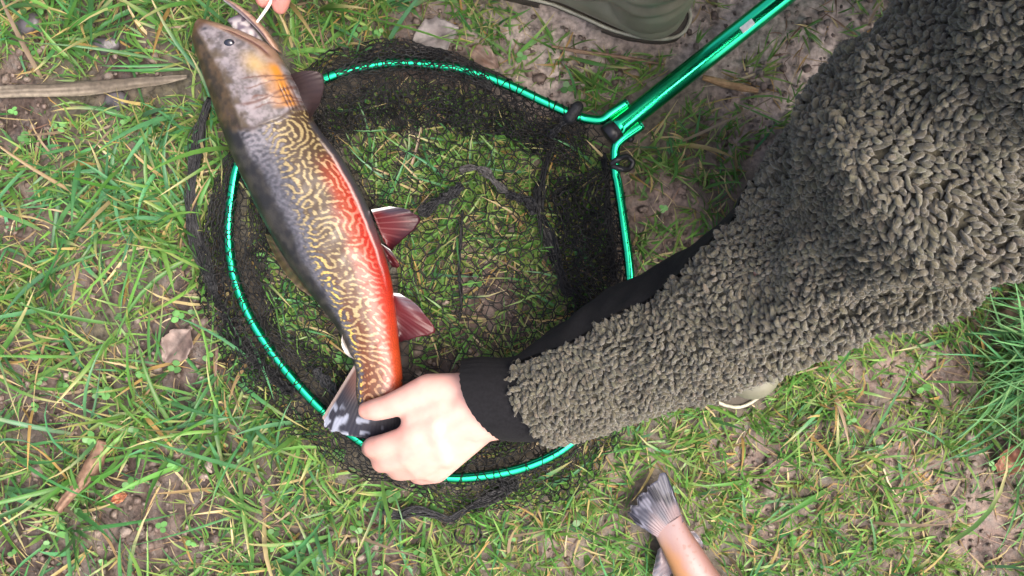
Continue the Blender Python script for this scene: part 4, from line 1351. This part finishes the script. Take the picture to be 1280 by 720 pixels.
    sd = np.cross(dirf, rng.normal(0, 1, (nf, 3))); sd /= np.linalg.norm(sd, axis=1)[:, None]
    Vf = np.stack([r0 - sd * .00022, r0 + sd * .00022, r0 + dirf * ln], 1).reshape(-1, 3)
    o2 = n * m
    FF = np.arange(nf * 3).reshape(-1, 3) + o2
    Cf = np.repeat(cb[pick] * rng.uniform(.55, 1.6, (nf, 1)), 3, 0)
    add("fleece_pile", mkmesh("fleece_pile", np.vstack([Vn.reshape(-1, 3), Vf]), [FQ, np.vstack([FT, FF])], np.vstack([Cn, Cf])), M["fleece"], sleeve, kind="stuff")

    # ---- black knitted cuff
    cu = [((577, 449), (625, 549), .094), ((600, 446), (645, 552), .096), ((632, 447), (675, 551), .100), ((665, 440), (705, 545), .106)]
    q = np.array([np.concatenate([P(*a_, z), P(*b_, z)]) for a_, b_, z in cu])
    q = catmull(q, 40)
    Du, Lu = q[:, :3], q[:, 3:]
    cc = (Du + Lu) / 2; hv = (Lu - Du) / 2
    thc = np.linspace(0, 2 * np.pi, 72, endpoint=False)
    hgt = np.linalg.norm(hv, axis=1) * .80
    X = cc[:, None] + hv[:, None] * np.cos(thc)[None, :, None]
    X[..., 2] += hgt[:, None] * np.sin(thc)[None]
    # the opening is cut back on top: edge curves towards the wrist at the sides
    X[..., 0] += (-.012 * np.sin(thc)[None] ** 2 * np.sign(np.sin(thc))[None] * np.linspace(1, 0, 40)[:, None])
    rib = .0010 * np.sin(thc * 34)
    ctrx = X - cc[:, None]; X = X + ctrx / np.linalg.norm(ctrx, axis=2)[..., None] * rib[None, :, None]
    inn = X.copy(); inn = cc[:, None] + (inn - cc[:, None]) * .95
    Vc = np.vstack([X.reshape(-1, 3), inn.reshape(-1, 3)]); nn = 40 * 72
    k = np.arange(72); lip = np.stack([k, (k + 1) % 72, (k + 1) % 72 + nn, k + nn], 1)
    add("cuff", mkmesh("cuff", Vc, [grid_faces(40, 72, True), grid_faces(40, 72, True)[:, ::-1] + nn, lip]), M["black_knit"], root, label="black knitted cuff")

    # ---- unseen rest of the clothing; torso also shaped to shade the upper sleeve
    jb = chain((SHO_L + [.05, .05, .02], .095), (neck + [.03, .02, -.05], .13), (SHO_R, .11)) + chain((neck + [.03, 0, -.06], .15), (np.array([.50, .36, .58]), .19), (np.array([.64, .38, .42]), .20))
    jb += [capsule(SHO_L + [.06, .05, .0], .08, np.array([.44, .30, .60]), .13), capsule(neck + [-.01, -.01, -.01], .085, neck + [-.04, -.03, .05], .075)]
    jm = blob("jacket_body", jb, .008, 4)
    add("jacket_body", jm, M["fleece_back"], root)
    rs = chain((Wr + [.045, .02, .035], .045), (elb_r, .062), (SHO_R, .085))
    add("sleeve", blob("sleeve_far", rs, .006, 4), M["fleece_back"], root)
    hat = blob("hat", [capsule(head + [-.005, 0, .045], .092, head + [.03, 0, .06], .090)], .005, 3)
    add("hat", hat, M["cloth"], root)

    # ---- boots and trousers
    tops = []
    for heel, toe, lean in BOOTS:
        f = (toe - heel); f[2] = 0; f /= np.linalg.norm(f); sd = np.array([-f[1], f[0], 0]); zz = np.array([0, 0, 1.])
        ln = np.array(lean); ln = ln / ln[2]
        g0 = float(gz(*(heel[:2] + f[:2] * .1))) - .004
        Q = lambda a, b, c_: heel + f * a + sd * b + np.array([ln[0], ln[1], 0]) * max(c_ - .09, 0) + zz * (c_ + g0)
        cp = []
        for b in (-.011, .011):
            cp += [capsule(Q(.036, b * .4, .056), .034, Q(.12, b * .5, .056), .031), capsule(Q(.12, b * .5, .056), .031, Q(.205, b * 1.35, .050), .032), capsule(Q(.205, b * 1.35, .050), .032, Q(.250, b, .046), .028)]
        cp += chain((Q(.044, 0, .085), .042), (Q(.058, 0, .16), .050), (Q(.056, 0, .24), .058), (Q(.056, 0, .31), .062))
        cp += chain((Q(.19, 0, .056), .034), (Q(.115, 0, .105), .046), (Q(.07, 0, .16), .050))
        bm = blob("boot", cp, .0035, 6)
        v = mesh_co(bm)
        # creases over the instep
        loc = v - heel; al = loc @ f; hgt_ = v[:, 2]
        v += sd * (.0022 * np.sin(hgt_ * 190 + al * 60 + 2 * noise(al * 20, hgt_ * 20, seed=2)) * sstep(.09, .13, hgt_) * sstep(.22, .16, hgt_))[:, None]
        set_co(bm, v)
        boot = add("boot", bm, M["rubber"], root)
        # sole plate with heel block, and pale rim around it
        t = np.linspace(0, 2 * np.pi, 64, endpoint=False)
        al = .1425 + .1475 * np.cos(t)
        half = np.interp(al, [-.006, .01, .04, .09, .13, .19, .235, .27, .291], [.034, .036, .036, .034, .034, .045, .047, .046, .044])
        si = np.sign(np.sin(t)) * np.minimum(1, np.abs(np.sin(t)) ** .75 * 1.12)
        ol = np.stack([al, half * si], 1)
        def plate(lo_, hi_, msk):
            pts = ol[msk]
            top_ = np.array([Q(a_, b_, 0) * 1 + zz * hi_ for a_, b_ in pts]); bt = np.array([Q(a_, b_ * .97, 0) + zz * lo_ for a_, b_ in pts])
            m_ = len(pts); kk = np.arange(m_)
            return np.vstack([top_, bt]), [np.stack([kk, (kk + 1) % m_, (kk + 1) % m_ + m_, kk + m_], 1)[:, ::-1], kk[None], (kk[::-1] + m_)[None]]
        pl = [plate(.016, .027, np.ones(64, bool)), plate(-.004, .0165, al < .085), plate(-.004, .0165, al > .135)]
        Vs_, Ps_ = merge(pl)
        add("sole", mkmesh("sole", Vs_, Ps_, smooth=False), M["sole"], boot)
        rp = np.array([Q(a_, b_ * 1.0, 0) + zz * .029 for a_, b_ in ol]); rp = np.vstack([rp, rp[:1]])
        Vr, Pr = tube(rp, .0019, 7, False)
        add("rim", mkmesh("rim", Vr, Pr), M["piping"], boot)
        tops.append(Q(.056, 0, .29))
    hips = [np.array([.66, .52, .42]), np.array([.64, .28, .38])]
    tr = []
    for tp_, hp_ in zip(tops, hips):
        kn = tp_ * .72 + hp_ * .28 + np.array([0, 0, .03])
        tr += chain((tp_, .060), (kn, .070), (hp_, .095))
    tr += [capsule(hips[0], .11, hips[1], .11)]
    add("trousers", blob("trousers", tr, .008, 4), M["cloth"], root)


make_person()


# ------------------------------------------------------------------ small things on the ground
def make_line():
    q = np.array([P(321, 28, .070), P(329, 17, .066), P(337, 5, .060), P(342, -8, .056)])
    q = catmull(q, 24)
    V, polys = tube(q, np.interp(np.linspace(0, 1, 24), [0, .5, 1], [.0012, .0017, .0014]), 8)
    add("fishing_line", mkmesh("fishing_line", V, polys), M["line"],
        label="short white line pinched by the pink fingertips beside the trout's jaw", cat="line")


def make_stick(name, pts, r, z, cols, label, cat="stick", flat=.6, seed=1):
    c = catmull(np.array(pts, float), 60)
    rr = np.interp(np.linspace(0, 1, 60), np.linspace(0, 1, len(r)), np.array(r) * S)
    b = PA(c, .012); b[:, 2] = gz(b[:, 0], b[:, 1]) + z
    n = 20
    V, polys = tube(b, rr, n, True, flat)
    th = np.tile(np.arange(n), 60); u = np.repeat(np.linspace(0, 1, 60), n)
    g = noise(u * 14, th * .9, seed=seed); g2 = noise(u * 3, th * 1.7, seed=seed + 2)
    ctr = np.repeat(b, n, 0)
    V = ctr + (V - ctr) * (1 + .10 * g2 + .06 * g)[:, None]
    col = mix(cols[0], cols[1], sstep(-.7, .7, g2 + .5 * g))
    add(name, mkmesh(name, V, polys, col), M["wood"], label=label, cat=cat)


def make_stone(px, py, r, label, seed, squash=.6):
    bm = bmesh.new(); bmesh.ops.create_icosphere(bm, subdivisions=3, radius=1)
    v = np.array([x.co[:] for x in bm.verts]); fs = np.array([[q.index for q in f.verts] for f in bm.faces]); bm.free()
    d = 1 + .28 * fbm(v[:, 0] * 1.3, v[:, 1] * 1.3, v[:, 2] * 1.3, seed, 3)
    # a few broken facets
    rg = np.random.default_rng(seed)
    for k in range(7):
        nn = rg.normal(0, 1, 3); nn /= np.linalg.norm(nn); h = rg.uniform(.6, .85)
        d = np.minimum(d, h / np.maximum(v @ nn, .05))
    v = v * d[:, None] * np.array([r[0], r[1], r[0] * squash]) * S
    c = P(px, py, 0); v += [c[0], c[1], float(gz(c[0], c[1])) + r[0] * S * squash * .35]
    add("stone", mkmesh("stone", v, [fs]), M["stone"], label=label, cat="stone")


def make_leaf(px, py, length, width, az, cols, label, seed, curl=.35, z=.008):
    n, m = 26, 13
    u = np.linspace(0, 1, n); v = np.linspace(-1, 1, m)
    U, Vv = np.meshgrid(u, v, indexing='ij')
    prof = np.sin(np.pi * np.clip(U, .02, .98)) ** .8 * (1 + .12 * noise(U * 14, Vv * 0 + 2, seed=seed))
    X = (U - .5) * length * S; Y = Vv * prof * width * .5 * S
    Z = curl * width * S * (Vv ** 2 * .5) * prof - .0012 * np.exp(-(Vv / .12) ** 2) + .004 * noise(U * 5, Vv * 2, seed=seed + 3) * curl * 2
    ca, sa = math.cos(az), math.sin(az)
    c = P(px, py, 0); g = float(gz(c[0], c[1]))
    W = np.stack([c[0] + X * ca - Y * sa, c[1] + X * sa + Y * ca, g + z + Z], -1).reshape(-1, 3)
    lo = W.copy(); lo[:, 2] -= .0007
    f = grid_faces(n, m); nn = n * m
    e = []
    for j in (0, m - 1):
        i = np.arange(n - 1); a = i * m + j; b = (i + 1) * m + j; e.append(np.stack([a, b, b + nn, a + nn], 1))
    col = mix(cols[0], cols[1], sstep(-.5, .6, noise(U.ravel() * 7, Vv.ravel() * 3, seed=seed)))
    col = mix(col, np.asarray(cols[0]) * .6, np.exp(-(Vv.ravel() / .1) ** 2) * .7)
    add("dead_leaf", mkmesh("dead_leaf", np.vstack([W, lo]), [f, f[:, ::-1] + nn] + e, np.vstack([col, col * .8])), M["leaf"], label=label, cat="leaf")


make_line()
make_stick("stick", [(-60, 117), (0, 115), (50, 113), (105, 110), (160, 104), (205, 99), (234, 96)], [7, 8, 8, 9, 7, 5, 2.5], .013,
           ((.085, .068, .05), (.20, .17, .13)), "weathered grey-brown stick lying flat in the grass left of the trout's head")
make_stick("stick", [(880, 95), (905, 101), (928, 107), (950, 112)], [3.5, 5, 5, 3], .010, ((.30, .17, .08), (.42, .27, .14)),
           "short tan stick in the grass between the net handle and the sleeve", flat=.8, seed=5)
make_stick("twig", [(690, 55), (720, 62), (760, 68), (800, 74), (832, 80)], [1.6, 2.4, 2.2, 2.2, 1.2], .010, ((.16, .10, .06), (.26, .17, .11)),
           "thin brown twig on the mud just below the boot heel", "twig", .9, 7)
make_stick("stick", [(70, 640), (85, 620), (102, 600), (112, 582), (120, 566), (124, 552)], [5, 7, 9, 12, 9, 5], .012, ((.13, .07, .045), (.24, .15, .10)),
           "reddish brown piece of rotten wood in the long grass at lower left", flat=.6, seed=9)
make_stick("stick", [(1262, 380), (1280, 398), (1300, 420), (1330, 440)], [16, 22, 22, 18], .016, ((.10, .065, .045), (.17, .11, .075)),
           "dark brown piece of wood behind the tussock at the photo's right edge", flat=.7, seed=11)
make_stone(133, 55, (17, 12), "dark faceted stone in the grass above the weathered stick", 3)
make_stone(145, 128, (19, 13), "dark grey stone half hidden beneath the weathered stick", 4)
make_stone(30, 25, (22, 16), "muddy stone in the grass at the photo's upper left corner", 6, .4)
make_leaf(545, 48, 62, 44, .35, ([.15, .13, .125], [.26, .235, .225]), "pale grey dead leaf above the hoop of the net", 3)
make_leaf(605, 72, 46, 26, -.6, ([.16, .10, .075], [.27, .20, .16]), "brown dead leaf between the net hoop and the boot", 5)
make_leaf(1258, 574, 46, 36, 1.1, ([.20, .075, .045], [.34, .16, .10]), "curled reddish leaf on bare mud below the tussock", 7, .6)
make_leaf(222, 432, 52, 40, .9, ([.10, .068, .058], [.19, .14, .12]), "flat purplish brown flake of mud left of the net", 9, .25)  # flake of mud, built with the leaf shape
make_leaf(150, 622, 22, 12, .4, ([.30, .10, .05], [.40, .17, .09]), "small rust-coloured leaf in the grass at lower left", 11)
